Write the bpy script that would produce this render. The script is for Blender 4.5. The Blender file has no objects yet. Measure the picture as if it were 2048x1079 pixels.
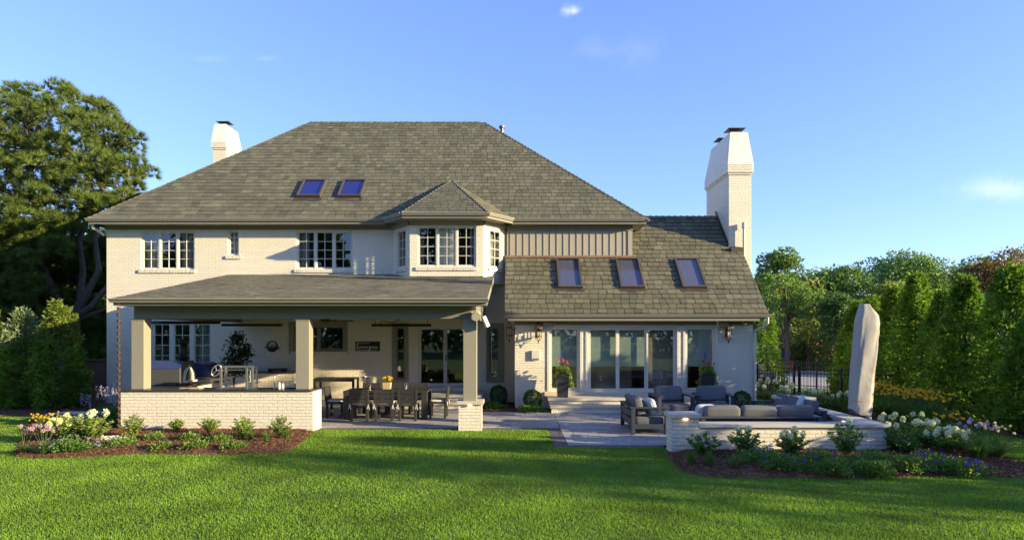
import bpy, bmesh, math, random
import numpy as np
from mathutils import Vector, Matrix, geometry

# ------------------------------------------------------------------ camera / light
F, YH, XV, CH = 1250.0, 665.0, 1024.0, 2.4
sc = bpy.context.scene
cam_d = bpy.data.cameras.new("camera"); cam = bpy.data.objects.new("camera", cam_d)
sc.collection.objects.link(cam); sc.camera = cam
cam.location = (0, 0, CH); cam.rotation_euler = (math.radians(90), 0, 0)
cam_d.sensor_width = 36; cam_d.lens = 36 * F / 2048; cam_d.shift_y = (YH - 539.5) / 2048
cam_d.clip_end = 2000; cam_d.clip_start = 0.05

SUN_AZ, SUN_EL = math.radians(71.8), math.radians(13.5)
sun_dir = Vector((math.sin(SUN_AZ) * math.cos(SUN_EL), -math.cos(SUN_AZ) * math.cos(SUN_EL), math.sin(SUN_EL)))
sd = bpy.data.lights.new("sun", 'SUN'); sun = bpy.data.objects.new("sun", sd)
sc.collection.objects.link(sun)
sd.energy = 3.85; sd.angle = math.radians(0.5); sd.color = (1.0, 0.815, 0.47)
sun.rotation_euler = sun_dir.to_track_quat('Z', 'Y').to_euler()
sc.view_settings.view_transform = 'Standard'; sc.view_settings.look = 'None'
sc.view_settings.exposure = 1.80; sc.view_settings.gamma = 1.0
sc.render.film_transparent = False
try:
    sc.cycles.max_bounces = 8; sc.cycles.transparent_max_bounces = 12
    sc.cycles.use_denoising = True
except Exception: pass

w = bpy.data.worlds.new("World"); sc.world = w; w.use_nodes = True
nt = w.node_tree; nt.nodes.clear()
def N(t, typ, **kw):
    n = t.nodes.new(typ)
    for k, v in kw.items(): setattr(n, k, v)
    return n
def math_n(t, op, a, b=None, clamp=False):
    n = N(t, 'ShaderNodeMath', operation=op, use_clamp=clamp)
    for i, v in enumerate((a, b)):
        if v is None: continue
        if isinstance(v, (int, float)): n.inputs[i].default_value = v
        else: t.links.new(v, n.inputs[i])
    return n.outputs[0]
out = N(nt, 'ShaderNodeOutputWorld'); bg = N(nt, 'ShaderNodeBackground'); bg.inputs[1].default_value = 0.15
sky = N(nt, 'ShaderNodeTexSky', sky_type='NISHITA'); sky.sun_disc = False
sky.sun_elevation = SUN_EL; sky.sun_rotation = math.pi - SUN_AZ
sky.air_density = 0.9; sky.dust_density = 0.25; sky.ozone_density = 4.2
hs = N(nt, 'ShaderNodeHueSaturation'); hs.inputs['Saturation'].default_value = 1.0; hs.inputs['Hue'].default_value = 0.505
gam = N(nt, 'ShaderNodeGamma'); gam.inputs[1].default_value = 0.75; nt.links.new(sky.outputs[0], gam.inputs[0]); tint = N(nt, 'ShaderNodeVectorMath', operation='MULTIPLY'); tint.inputs[1].default_value = (.80, .835, 1.07); nt.links.new(gam.outputs[0], tint.inputs[0]); nt.links.new(tint.outputs[0], hs.inputs['Color'])
tc = N(nt, 'ShaderNodeTexCoord'); sx = N(nt, 'ShaderNodeSeparateXYZ'); nt.links.new(tc.outputs['Generated'], sx.inputs[0])
yy = math_n(nt, 'MAXIMUM', sx.outputs[1], 0.02)
u = math_n(nt, 'DIVIDE', sx.outputs[0], yy); v = math_n(nt, 'DIVIDE', sx.outputs[2], yy)
cmb = N(nt, 'ShaderNodeCombineXYZ'); nt.links.new(u, cmb.inputs[0]); nt.links.new(v, cmb.inputs[1])
def cloud(px, py, su, sv, scale, dens, lo, hi, detail=8):
    du = math_n(nt, 'DIVIDE', math_n(nt, 'SUBTRACT', u, (px - XV) / F), su / F)
    dv = math_n(nt, 'DIVIDE', math_n(nt, 'SUBTRACT', v, (YH - py) / F), sv / F)
    r = math_n(nt, 'SQRT', math_n(nt, 'ADD', math_n(nt, 'MULTIPLY', du, du), math_n(nt, 'MULTIPLY', dv, dv)))
    fall = math_n(nt, 'SUBTRACT', 1.0, r, True)
    no = N(nt, 'ShaderNodeTexNoise'); no.inputs['Scale'].default_value = scale; no.inputs['Detail'].default_value = detail
    no.inputs['Roughness'].default_value = 0.6
    nt.links.new(cmb.outputs[0], no.inputs['Vector'])
    m = N(nt, 'ShaderNodeMapRange', interpolation_type='SMOOTHSTEP')
    nt.links.new(math_n(nt, 'ADD', no.outputs[0], math_n(nt, 'MULTIPLY', fall, 0.5)), m.inputs[0])
    m.inputs[1].default_value = lo; m.inputs[2].default_value = hi
    return math_n(nt, 'MULTIPLY', math_n(nt, 'MULTIPLY', m.outputs[0], fall), dens)
cl = [cloud(1146, 22, 46, 26, 26, 0.60, 0.62, 1.05), cloud(1278, 95, 95, 95, 24, 0.07, 0.60, 1.05), cloud(1190, 98, 80, 50, 28, 0.06, 0.58, 1.0),
      cloud(2000, 378, 150, 48, 15, 0.38, 0.56, 1.05), cloud(420, 118, 60, 12, 20, 0.07, 0.5, 0.9), cloud(528, 117, 46, 11, 22, 0.09, 0.5, 0.9)]
tot = cl[0]
for c_ in cl[1:]: tot = math_n(nt, 'ADD', tot, c_, True)
mx = N(nt, 'ShaderNodeMix', data_type='RGBA'); nt.links.new(tot, mx.inputs[0]); nt.links.new(hs.outputs[0], mx.inputs[6])
mx.inputs[7].default_value = (2.6, 2.7, 2.9, 1)
nt.links.new(mx.outputs[2], bg.inputs[0]); nt.links.new(bg.outputs[0], out.inputs[0])

# ------------------------------------------------------------------ helpers
col = sc.collection
rng = np.random.default_rng(7); random.seed(7)
def at(px, d): return (px - XV) * d / F
def zt(py, d): return CH - (py - YH) * d / F
def gd(py, z=0.0): return (CH - z) * F / (py - YH)           # depth of a ground row
def gp(px, py, z=0.0):
    d = gd(py, z); return at(px, d), d
def gz(y): return 0.008 + max(0.0, y - 15.4) * 0.022         # the patio rises a little to the house

def tag(o, label=None, cat=None, group=None, kind=None):
    if label: o['label'] = label
    if cat: o['category'] = cat
    if group: o['group'] = group
    if kind: o['kind'] = kind
    return o
def empty(name, loc=(0, 0, 0), label=None, cat=None, group=None):
    o = bpy.data.objects.new(name, None); col.objects.link(o); o.location = loc; o.empty_display_size = 0.2
    return tag(o, label, cat, group)
def root_of(o):
    while o.parent: o = o.parent
    return o
def copy_tree(o, parent=None):
    c = o.copy(); col.objects.link(c); c.parent = parent
    for ch in list(o.children): copy_tree(ch, c)
    return c
def place(proto, first, loc, rz=0, label=None, group=None, scale=1.0):
    o = proto if first else copy_tree(proto)
    o.location = loc; o.rotation_euler = (0, 0, rz); o.scale = (scale, scale, scale)
    return tag(o, label, None, group)

class MB:
    def __init__(s): s.v = []; s.f = []; s.m = []; s.M = None; s.mi = 0; s.sm = []; s.smooth = False
    def add(s, vs, fs):
        b = len(s.v)
        s.v += [tuple(s.M @ Vector(p)) if s.M else tuple(p) for p in vs]
        for f in fs: s.f.append(tuple(i + b for i in f)); s.m.append(s.mi); s.sm.append(s.smooth)
        return s
    def box(s, x0, x1, y0, y1, z0, z1):
        return s.add([(x0,y0,z0),(x1,y0,z0),(x1,y1,z0),(x0,y1,z0),(x0,y0,z1),(x1,y0,z1),(x1,y1,z1),(x0,y1,z1)],
              [(0,3,2,1),(4,5,6,7),(0,1,5,4),(1,2,6,5),(2,3,7,6),(3,0,4,7)])
    def poly(s, pts): return s.add(pts, [tuple(range(len(pts)))])
    def prism(s, pts, vec):                                   # planar polygon swept along vec
        n = len(pts); vec = Vector(vec); a = [Vector(p) for p in pts]; b = [p + vec for p in a]
        return s.add(a + b, [tuple(range(n))[::-1], tuple(range(n, 2*n))] + [(i, (i+1) % n, n + (i+1) % n, n + i) for i in range(n)])
    def tube(s, pts, rad, n=8, cap=True):
        pts = [Vector(p) for p in pts]; k = len(pts)
        if isinstance(rad, (int, float)): rad = [rad] * k
        vs = []; up = Vector((0, 0, 1)); prev = None
        for i, p in enumerate(pts):
            t = (pts[min(i+1, k-1)] - pts[max(i-1, 0)]).normalized()
            a = prev if prev is not None else (up if abs(t.z) < .9 else Vector((1, 0, 0)))
            a = (a - t * a.dot(t)).normalized(); prev = a; b = t.cross(a)
            vs += [p + (a * math.cos(2*math.pi*j/n) + b * math.sin(2*math.pi*j/n)) * rad[i] for j in range(n)]
        fs = [(i*n+j, i*n+(j+1) % n, (i+1)*n+(j+1) % n, (i+1)*n+j) for i in range(k-1) for j in range(n)]
        if cap: fs += [tuple(range(n))[::-1], tuple(range((k-1)*n, k*n))]
        return s.add(vs, fs)
    def lathe(s, prof, c, n=16):
        vs = []; k = len(prof)
        for r, z in prof: vs += [(c[0] + r*math.cos(2*math.pi*j/n), c[1] + r*math.sin(2*math.pi*j/n), c[2] + z) for j in range(n)]
        fs = [(i*n+j, i*n+(j+1) % n, (i+1)*n+(j+1) % n, (i+1)*n+j) for i in range(k-1) for j in range(n)]
        fs += [tuple(range(n))[::-1], tuple(range((k-1)*n, k*n))]
        return s.add(vs, fs)
    def cushion(s, c, d, e=0.32, M=None, nu=20, nv=12):       # pillowy super-ellipsoid of size d
        def sp(a, p): return math.copysign(abs(a) ** p, a)
        vs = []
        for i in range(nv + 1):
            ph = -math.pi/2 + math.pi * i / nv
            for j in range(nu):
                th = 2*math.pi*(j+.5)/nu
                p = Vector((d[0]/2*sp(math.cos(ph), e)*sp(math.cos(th), e), d[1]/2*sp(math.cos(ph), e)*sp(math.sin(th), e), d[2]/2*sp(math.sin(ph), e*1.3)))
                if M: p = M @ p
                vs.append(p + Vector(c))
        fs = [(i*nu+j, i*nu+(j+1) % nu, (i+1)*nu+(j+1) % nu, (i+1)*nu+j) for i in range(nv) for j in range(nu)]
        sm = s.smooth; s.smooth = True; s.add(vs, fs); s.smooth = sm
        return s
    def build(s, name, mats, parent=None, bev=0, smooth=None):
        if not isinstance(mats, (list, tuple)): mats = [mats]
        me = bpy.data.meshes.new(name)
        off = root_of(parent).location if parent else Vector((0, 0, 0))
        me.from_pydata([(a-off.x, b-off.y, c-off.z) for a, b, c in s.v], [], s.f)
        for m in mats: me.materials.append(m)
        me.polygons.foreach_set('material_index', s.m)
        me.polygons.foreach_set('use_smooth', [bool(x) if smooth is None else smooth for x in s.sm])
        me.update()
        bm = bmesh.new(); bm.from_mesh(me); bmesh.ops.recalc_face_normals(bm, faces=bm.faces); bm.to_mesh(me); bm.free()
        o = bpy.data.objects.new(name, me); col.objects.link(o)
        if parent: o.parent = parent
        if bev:
            b = o.modifiers.new("bevel", 'BEVEL'); b.width = bev; b.segments = 2; b.limit_method = 'ANGLE'; b.angle_limit = math.radians(40)
        return o

def np_mesh(name, V, Fc, mat, parent=None, idx=None, mats=None):
    me = bpy.data.meshes.new(name); k = Fc.shape[1]
    me.vertices.add(len(V)); me.vertices.foreach_set('co', np.ascontiguousarray(V, dtype=np.float32).ravel())
    me.loops.add(Fc.size); me.loops.foreach_set('vertex_index', np.ascontiguousarray(Fc, dtype=np.int32).ravel())
    me.polygons.add(len(Fc)); me.polygons.foreach_set('loop_start', np.arange(0, Fc.size, k, dtype=np.int32))
    for m in (mats or [mat]): me.materials.append(m)
    if idx is not None: me.polygons.foreach_set('material_index', np.ascontiguousarray(idx, dtype=np.int32))
    me.update(calc_edges=True)
    o = bpy.data.objects.new(name, me); col.objects.link(o)
    if parent: o.parent = parent
    return o
def unit(a): return a / (np.linalg.norm(a, axis=1, keepdims=True) + 1e-9)
def leaves(P, D, L, W, fold=0.15):
    """diamond leaves: base P, direction D, length L, width W"""
    n = len(P); D = unit(D); R = unit(np.cross(D, rng.normal(size=(n, 3)))); U = np.cross(D, R)
    L = np.broadcast_to(np.asarray(L, float), (n,))[:, None]; W = np.broadcast_to(np.asarray(W, float), (n,))[:, None]
    mid = P + D * L * .45 + U * W * fold
    V = np.stack([P, mid + R * W / 2, P + D * L - U * L * .12, mid - R * W / 2], 1).reshape(-1, 3)
    return V, np.arange(4 * n).reshape(-1, 4)
def join(parts):
    Vs, Fs, b = [], [], 0
    for V, Fc in parts: Vs.append(V); Fs.append(Fc + b); b += len(V)
    return np.concatenate(Vs), np.concatenate(Fs)
def sph(n): return unit(rng.normal(size=(n, 3)))

# ------------------------------------------------------------------ materials
MATS = {}
def base_mat(name):
    m = bpy.data.materials.new(name); m.use_nodes = True
    return m, m.node_tree, m.node_tree.nodes['Principled BSDF']
def ramp(t, fac, cols):
    r = N(t, 'ShaderNodeValToRGB'); els = r.color_ramp.elements
    while len(els) < len(cols): els.new(0.5)
    for i, c in enumerate(cols): els[i].position = i / (len(cols) - 1); els[i].color = (*c, 1)
    t.links.new(fac, r.inputs[0]); return r.outputs[0]
def noise(t, scale, detail=4, vec=None, rough=.55):
    n = N(t, 'ShaderNodeTexNoise'); n.inputs['Scale'].default_value = scale; n.inputs['Detail'].default_value = detail; n.inputs['Roughness'].default_value = rough
    if vec is not None: t.links.new(vec, n.inputs['Vector'])
    return n.outputs[0]
def pos(t): return N(t, 'ShaderNodeNewGeometry').outputs['Position']
def bump(t, b, h, strength, dist):
    n = N(t, 'ShaderNodeBump'); n.inputs['Strength'].default_value = strength; n.inputs['Distance'].default_value = dist
    t.links.new(h, n.inputs['Height']); t.links.new(n.outputs[0], b.inputs['Normal'])
def sc3(c, k): return tuple(min(1, x * k) for x in c)
def paint(name, c, rough=.5, var=.12, scale=6, bmp=.15, metal=0.0, spec=.4):
    m, t, b = base_mat(name); p = pos(t)
    f = noise(t, scale, 6, p, .65)
    t.links.new(ramp(t, f, [sc3(c, 1-var*1.6), c, sc3(c, 1+var)]), b.inputs['Base Color'])
    b.inputs['Roughness'].default_value = rough; b.inputs['Metallic'].default_value = metal; b.inputs['Specular IOR Level'].default_value = spec
    if bmp: bump(t, b, noise(t, scale * 12, 3, p), bmp, .004)
    return m
def island(name, cols, rough=.75, nscale=30, nvar=.2, bmp=.3, dist=.004, spec=.3):
    m, t, b = base_mat(name); g = N(t, 'ShaderNodeNewGeometry')
    c = ramp(t, g.outputs['Random Per Island'], cols)
    f = noise(t, nscale, 5, g.outputs['Position'], .65)
    big = noise(t, .7, 3, g.outputs['Position'])
    k = N(t, 'ShaderNodeMapRange'); k.inputs[3].default_value = 1 - nvar; k.inputs[4].default_value = 1 + nvar
    t.links.new(math_n(t, 'ADD', math_n(t, 'MULTIPLY', f, .6), math_n(t, 'MULTIPLY', big, .4)), k.inputs[0])
    k.inputs[1].default_value = .3; k.inputs[2].default_value = .7
    vm = N(t, 'ShaderNodeVectorMath', operation='SCALE'); t.links.new(c, vm.inputs[0]); t.links.new(k.outputs[0], vm.inputs['Scale'])
    t.links.new(vm.outputs[0], b.inputs['Base Color']); b.inputs['Roughness'].default_value = rough; b.inputs['Specular IOR Level'].default_value = spec
    if bmp: bump(t, b, f, bmp, dist)
    return m
def foliage(name, cols, transl=.35, nvar=.35, nscale=1.3, rough=.55):
    m, t, b = base_mat(name); g = N(t, 'ShaderNodeNewGeometry')
    c = ramp(t, g.outputs['Random Per Island'], cols)
    f = noise(t, nscale, 3, g.outputs['Position'])
    k = N(t, 'ShaderNodeMapRange'); k.inputs[1].default_value = .3; k.inputs[2].default_value = .7; k.inputs[3].default_value = 1 - nvar; k.inputs[4].default_value = 1 + nvar
    t.links.new(f, k.inputs[0])
    vm = N(t, 'ShaderNodeVectorMath', operation='SCALE'); t.links.new(c, vm.inputs[0]); t.links.new(k.outputs[0], vm.inputs['Scale'])
    t.links.new(vm.outputs[0], b.inputs['Base Color']); b.inputs['Roughness'].default_value = rough; b.inputs['Specular IOR Level'].default_value = .25
    tr = N(t, 'ShaderNodeBsdfTranslucent'); v2 = N(t, 'ShaderNodeVectorMath', operation='MULTIPLY'); v2.inputs[1].default_value = (1.25, 1.3, .7)
    t.links.new(vm.outputs[0], v2.inputs[0]); t.links.new(v2.outputs[0], tr.inputs[0])
    mxs = N(t, 'ShaderNodeMixShader'); mxs.inputs[0].default_value = transl
    t.links.new(b.outputs[0], mxs.inputs[1]); t.links.new(tr.outputs[0], mxs.inputs[2])
    t.links.new(mxs.outputs[0], t.nodes['Material Output'].inputs[0])
    return m
def brick(name, c, rowh=.077, bw=.225, mortar=.011, h=.017, stre=1.0, dark=.76):
    m, t, b = base_mat(name); p = pos(t); s = N(t, 'ShaderNodeSeparateXYZ'); t.links.new(p, s.inputs[0])
    cb = N(t, 'ShaderNodeCombineXYZ'); t.links.new(math_n(t, 'ADD', s.outputs[0], s.outputs[1]), cb.inputs[0]); t.links.new(s.outputs[2], cb.inputs[1])
    wv = N(t, 'ShaderNodeVectorMath', operation='SCALE'); wn = N(t, 'ShaderNodeTexNoise'); wn.inputs['Scale'].default_value = 6; t.links.new(p, wn.inputs['Vector'])
    t.links.new(wn.outputs['Color'], wv.inputs[0]); wv.inputs['Scale'].default_value = .012
    ad = N(t, 'ShaderNodeVectorMath', operation='ADD'); t.links.new(cb.outputs[0], ad.inputs[0]); t.links.new(wv.outputs[0], ad.inputs[1])
    br = N(t, 'ShaderNodeTexBrick'); t.links.new(ad.outputs[0], br.inputs['Vector'])
    br.inputs['Scale'].default_value = 1; br.inputs['Brick Width'].default_value = bw; br.inputs['Row Height'].default_value = rowh
    br.inputs['Mortar Size'].default_value = mortar; br.inputs['Mortar Smooth'].default_value = .5
    br.inputs['Color1'].default_value = (.35, .35, .35, 1); br.inputs['Color2'].default_value = (1, 1, 1, 1); br.inputs['Mortar'].default_value = (0, 0, 0, 1)
    f = noise(t, 26, 5, p, .65); big = noise(t, 1.2, 4, p)
    mixf = math_n(t, 'ADD', math_n(t, 'MULTIPLY', br.outputs['Fac'], -.55), math_n(t, 'ADD', math_n(t, 'MULTIPLY', f, .25), math_n(t, 'MULTIPLY', big, .5)))
    k = N(t, 'ShaderNodeMapRange'); k.inputs[1].default_value = -.4; k.inputs[2].default_value = .6
    t.links.new(mixf, k.inputs[0])
    t.links.new(ramp(t, k.outputs[0], [sc3(c, dark), sc3(c, .97), sc3(c, 1.05)]), b.inputs['Base Color'])
    b.inputs['Roughness'].default_value = .55; b.inputs['Specular IOR Level'].default_value = .3
    sep = N(t, 'ShaderNodeSeparateColor'); t.links.new(br.outputs['Color'], sep.inputs[0])
    hh = math_n(t, 'ADD', math_n(t, 'MULTIPLY', sep.outputs[0], .6), math_n(t, 'MULTIPLY', f, .55))
    bump(t, b, hh, stre, h)
    return m
def glass(name, tint=(.86, .90, .88), extra=.04):
    m = bpy.data.materials.new(name); m.use_nodes = True; t = m.node_tree; t.nodes.clear()
    o = N(t, 'ShaderNodeOutputMaterial'); tr = N(t, 'ShaderNodeBsdfTransparent'); tr.inputs[0].default_value = (*tint, 1)
    gl = N(t, 'ShaderNodeBsdfGlossy'); gl.inputs['Roughness'].default_value = .01; gl.inputs[0].default_value = (.95, .97, 1, 1)
    ge = N(t, 'ShaderNodeNewGeometry'); dt = N(t, 'ShaderNodeVectorMath', operation='DOT_PRODUCT'); t.links.new(ge.outputs['Normal'], dt.inputs[0]); t.links.new(ge.outputs['Incoming'], dt.inputs[1])
    c5 = math_n(t, 'POWER', math_n(t, 'SUBTRACT', 1.0, math_n(t, 'ABSOLUTE', dt.outputs['Value']), True), 5.0); fres = math_n(t, 'ADD', math_n(t, 'MULTIPLY', c5, .92), .08)
    bp = N(t, 'ShaderNodeBump'); bp.inputs['Strength'].default_value = .03; bp.inputs['Distance'].default_value = .02
    t.links.new(noise(t, 1.6, 2, pos(t)), bp.inputs['Height']); t.links.new(bp.outputs[0], gl.inputs['Normal'])
    mm = N(t, 'ShaderNodeMixShader'); t.links.new(math_n(t, 'ADD', fres, extra, True), mm.inputs[0])
    t.links.new(tr.outputs[0], mm.inputs[1]); t.links.new(gl.outputs[0], mm.inputs[2]); t.links.new(mm.outputs[0], o.inputs[0])
    return m
WHITE = (.70, .64, .515)
m_brick = brick("painted_brick", WHITE)
m_brick_low = brick("painted_brick_rough", WHITE, h=.024, dark=.72)
m_white = paint("white_trim", (.57, .555, .50), .4, .04, 5, .05)
m_taupe = paint("taupe_trim", (.20, .185, .145), .55, .06, 5, .08)
m_column = paint("column_paint", (.255, .238, .185), .6, .05, 8, .15)
m_gutter = paint("gutter_metal", (.25, .235, .19), .4, .05, 3, 0, .0, .5)
m_siding = paint("siding_paint", (.345, .31, .25), .6, .06, 5, .1)
m_seam = paint("siding_seam", (.16, .145, .12), .7, .05)
m_stucco = paint("chimney_stucco", (.72, .69, .61), .8, .1, 3, .35)
m_slate = island("slate_tiles", [(.080,.075,.048),(.122,.118,.074),(.095,.092,.062),(.157,.152,.098),(.115,.100,.064),(.132,.133,.086)], .7, 22, .22, .35, .006)
m_asphalt = island("asphalt_shingles", [(.09,.086,.062),(.155,.15,.112),(.115,.11,.082),(.19,.182,.138)], .85, 50, .3, .4, .004)
m_under = paint("roof_underlay", (.035, .03, .026), .9, .1)
m_flash = paint("metal_flashing", (.10, .075, .06), .45, .3, 8, .1, .5)
m_inside = paint("room_plaster", (.30, .28, .25), .8, .05)
m_curtain = paint("curtain_cloth", (.24, .24, .24), .9, .1, 12, .2)
m_blind = paint("roller_shade", (.23, .29, .26), .8, .04, 3, .05)
m_screen = paint("screen_mesh", (.17, .15, .12), .8, .05, 3, .05)
m_glass = glass("window_glass"); m_glass_dark = glass("tinted_glass", (.5, .55, .54), .04)
m_skyglass = glass("skylight_glass", (.55, .55, .62), .05)
m_black = paint("black_metal", (.022, .022, .024), .45, .2, 10, .05, .3)
m_char = paint("charcoal_metal", (.034, .033, .032), .5, .08, 8, .08)
m_navy = paint("dark_aluminium", (.040, .047, .062), .45, .1, 6, .08)
m_cush = paint("grey_cushion", (.125, .126, .132), .9, .1, 14, .35)
m_pillow = paint("pale_pillow", (.46, .48, .50), .95, .3, 24, .35)
m_cushw = paint("white_seat_cushion", (.62, .60, .57), .9, .06, 10, .2)
m_cap = paint("limestone_cap", (.50, .445, .355), .75, .12, 5, .2)
m_capg = paint("grey_limestone", (.46, .43, .38), .75, .12, 5, .2)
m_paver = island("pavers", [(.235,.225,.215),(.32,.305,.29),(.27,.26,.25),(.37,.345,.32),(.29,.28,.275)], .8, 9, .14, .2, .004)
m_pavdark = island("border_pavers", [(.085,.083,.085),(.11,.105,.105),(.095,.09,.09)], .8, 12, .15, .2, .004)
m_joint = paint("joint_sand", (.07, .065, .055), .9, .2, 20, .2)
m_counter = paint("granite_counter", (.035, .034, .032), .25, .5, 40, .0, 0, .5)
m_steel = paint("brushed_steel", (.52, .50, .46), .35, .1, 12, .05, .9)
m_copper = paint("aged_copper", (.13, .075, .045), .5, .4, 20, .1, .6)
m_rust = paint("rusty_iron", (.17, .075, .03), .7, .4, 25, .2, .2)
m_candle = paint("candle_wax", (.75, .70, .58), .6, .05)
m_planter = paint("slate_planter", (.024, .024, .026), .6, .3, 14, .4)
m_wood = island("fence_boards", [(.085,.045,.025),(.11,.06,.034),(.095,.05,.028),(.13,.073,.042)], .8, 14, .3, .3)
m_ceil = paint("ceiling_boards", (.13, .09, .055), .6, .15, 6, .1)
m_woodl = paint("pale_wood", (.45, .33, .19), .7, .15, 10, .2)
m_galv = paint("galvanized_steel", (.55, .52, .42), .4, .2, 9, .1, .7)
m_bark = paint("bark", (.10, .078, .06), .9, .4, 9, .8)
m_barkp = paint("pine_bark", (.13, .10, .085), .9, .45, 7, .8)
m_cover = paint("umbrella_cover", (.36, .335, .30), .85, .1, 5, 0)
_t = m_cover.node_tree; _mp = N(_t, "ShaderNodeMapping"); _mp.inputs["Scale"].default_value = (5, 5, 2.2); _t.links.new(pos(_t), _mp.inputs[0]); bump(_t, _t.nodes["Principled BSDF"], noise(_t, 1.6, 4, _mp.outputs[0], .35), .55, .02)
m_piping = paint("cover_piping", (.16, .11, .075), .8, .1)
m_blue = paint("blue_enamel_and_sky_sheen", (.05, .07, .17), .3, .2, 4, 0, .3, .5)  # hood enamel, and reflected sky put into the oven roof's colour
m_oven = paint("oven_grey", (.085, .082, .078), .5, .1, 8, .1, .2)
m_acgrey = paint("unit_grey", (.16, .165, .165), .6, .1, 6)
m_redbrick = brick("red_brick", (.28, .12, .075), dark=.6)
m_farroof = paint("far_roof", (.10, .085, .075), .85, .3, 5, .4)
m_drive = paint("driveway_concrete", (.33, .31, .29), .9, .15, 2, .2)
m_text = paint("sign_lettering", (.75, .72, .66), .7, .02)
m_mulch = island("bark_mulch", [(.075,.036,.019),(.128,.060,.030),(.173,.087,.045),(.098,.048,.026)], .9, 30, .35, .6, .01)
m_pebble = island("pebbles", [(.45,.42,.36),(.55,.52,.46),(.36,.33,.28)], .7, 15, .15, .2)
m_ptape = paint("white_ribbon", (.74, .73, .71), .9, .03)
m_cable = paint("power_cable", (.03, .03, .03), .6, .1)

m_grass = foliage("grass_blades", [(.112,.212,.019),(.159,.283,.028),(.206,.325,.040),(.136,.254,.024),(.248,.330,.065)], .42, .32, .9, .6)
m_lawn, _t, _b = base_mat("lawn_soil")
_p = pos(_t)
_t.links.new(ramp(_t, noise(_t, 14, 6, _p, .7), [(.03,.06,.008),(.06,.13,.014),(.08,.16,.02)]), _b.inputs['Base Color']); _b.inputs['Roughness'].default_value = .95
bump(_t, _b, noise(_t, 60, 4, _p), .6, .02)
m_pine = foliage("pine_needles", [(.082,.124,.024),(.113,.161,.030),(.146,.188,.039),(.092,.140,.032)], .3, .35, .6)
m_thuja = foliage("thuja_sprays", [(.080,.162,.017),(.131,.241,.024),(.186,.309,.036),(.103,.199,.021)], .35, .35, 1.2)
m_thuja_l = foliage("thuja_sprays_shade_lift", [(.085,.165,.018),(.13,.23,.026),(.17,.28,.036),(.10,.19,.02)], .35, .35, 1.6)  # own greens for the left thujas, set to brighten their shaded look
m_thuja_y = foliage("sunlit_thuja_yellow", [(.14,.19,.03),(.19,.24,.045),(.11,.17,.03)], .35, .25, 2)  # sun on the thuja tops, put into the spray colour
m_thuja_p = foliage("sunlit_thuja_pale", [(.19,.25,.12),(.25,.30,.16),(.14,.20,.08)], .35, .25, 2)  # paler top sprays, the same sunlight worked into their colour
m_dark = foliage("dark_tree_leaves", [(.051,.113,.033),(.080,.155,.043),(.104,.191,.051)], .25, .4, .5)
m_mid = foliage("mid_tree_leaves", [(.088,.167,.043),(.128,.225,.055),(.167,.264,.067),(.107,.186,.059)], .35, .4, .5)
m_olive = foliage("olive_tree_leaves", [(.135,.173,.033),(.180,.217,.043),(.225,.240,.053),(.112,.158,.033)], .35, .35, .5)
m_brown = foliage("russet_tree_leaves", [(.143,.085,.031),(.195,.111,.039),(.117,.098,.034),(.169,.130,.046)], .3, .35, .5)
m_box = foliage("boxwood_leaves", [(.029,.072,.013),(.047,.111,.018),(.065,.143,.026)], .25, .25, 3)
m_shrubl = foliage("light_shrub_leaves", [(.150,.224,.033),(.209,.299,.051),(.269,.351,.074),(.127,.202,.030)], .4, .2, 3)
m_shrub = foliage("shrub_leaves", [(.065,.143,.026),(.098,.195,.035),(.130,.244,.048),(.081,.163,.033)], .35, .25, 3)
m_shrub2 = foliage("hydrangea_leaves", [(.090,.173,.038),(.131,.235,.049),(.179,.289,.068),(.110,.200,.041)], .35, .2, 3)
m_sedum = foliage("mound_leaves", [(.083,.158,.030),(.128,.217,.043),(.165,.255,.054)], .3, .25, 4)
m_blade = foliage("strap_leaves", [(.065,.143,.029),(.098,.189,.039),(.130,.221,.052)], .35, .2, 3)
m_ficus = foliage("ficus_leaves", [(.012,.034,.008),(.02,.052,.012),(.03,.07,.016)], .2, .2, 3, .35)
m_flw = foliage("white_petals", [(.690,.713,.529),(.805,.805,.644),(.598,.667,.437)], .3, .1, 4)
m_flc = foliage("sun_warmed_white_petals", [(.80,.78,.34),(.86,.84,.48),(.70,.72,.30)], .3, .1, 4)  # white petals with warm sunlight mixed into their colour
m_fly = foliage("yellow_petals", [(.80,.52,.03),(.88,.62,.06),(.72,.42,.03)], .3, .1, 4)
m_flp = foliage("violet_petals", [(.10,.05,.50),(.14,.07,.58),(.20,.11,.60)], .3, .1, 4)
m_fll = foliage("lilac_petals", [(.36,.31,.58),(.45,.39,.64),(.30,.28,.52)], .3, .1, 4)
m_flpk = foliage("pink_petals", [(.50,.30,.40),(.60,.38,.46),(.44,.28,.40)], .3, .1, 4)
m_flr = foliage("rose_petals", [(.55,.07,.12),(.65,.11,.17),(.60,.16,.2)], .3, .1, 4)

# ------------------------------------------------------------------ ground
def sheet(name, pts, z, mat):
    mb = MB(); mb.poly([(x, y, z) for x, y in pts]); o = mb.build(name, mat); return tag(o, kind='structure')
sheet('lawn', [(-400, -200), (400, -200), (400, 900), (-400, 900)], 0.0, m_lawn)
sheet('driveway', [(8.2, 27.5), (40, 25), (60, 39), (8.6, 39.5)], .006, m_drive)

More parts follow.
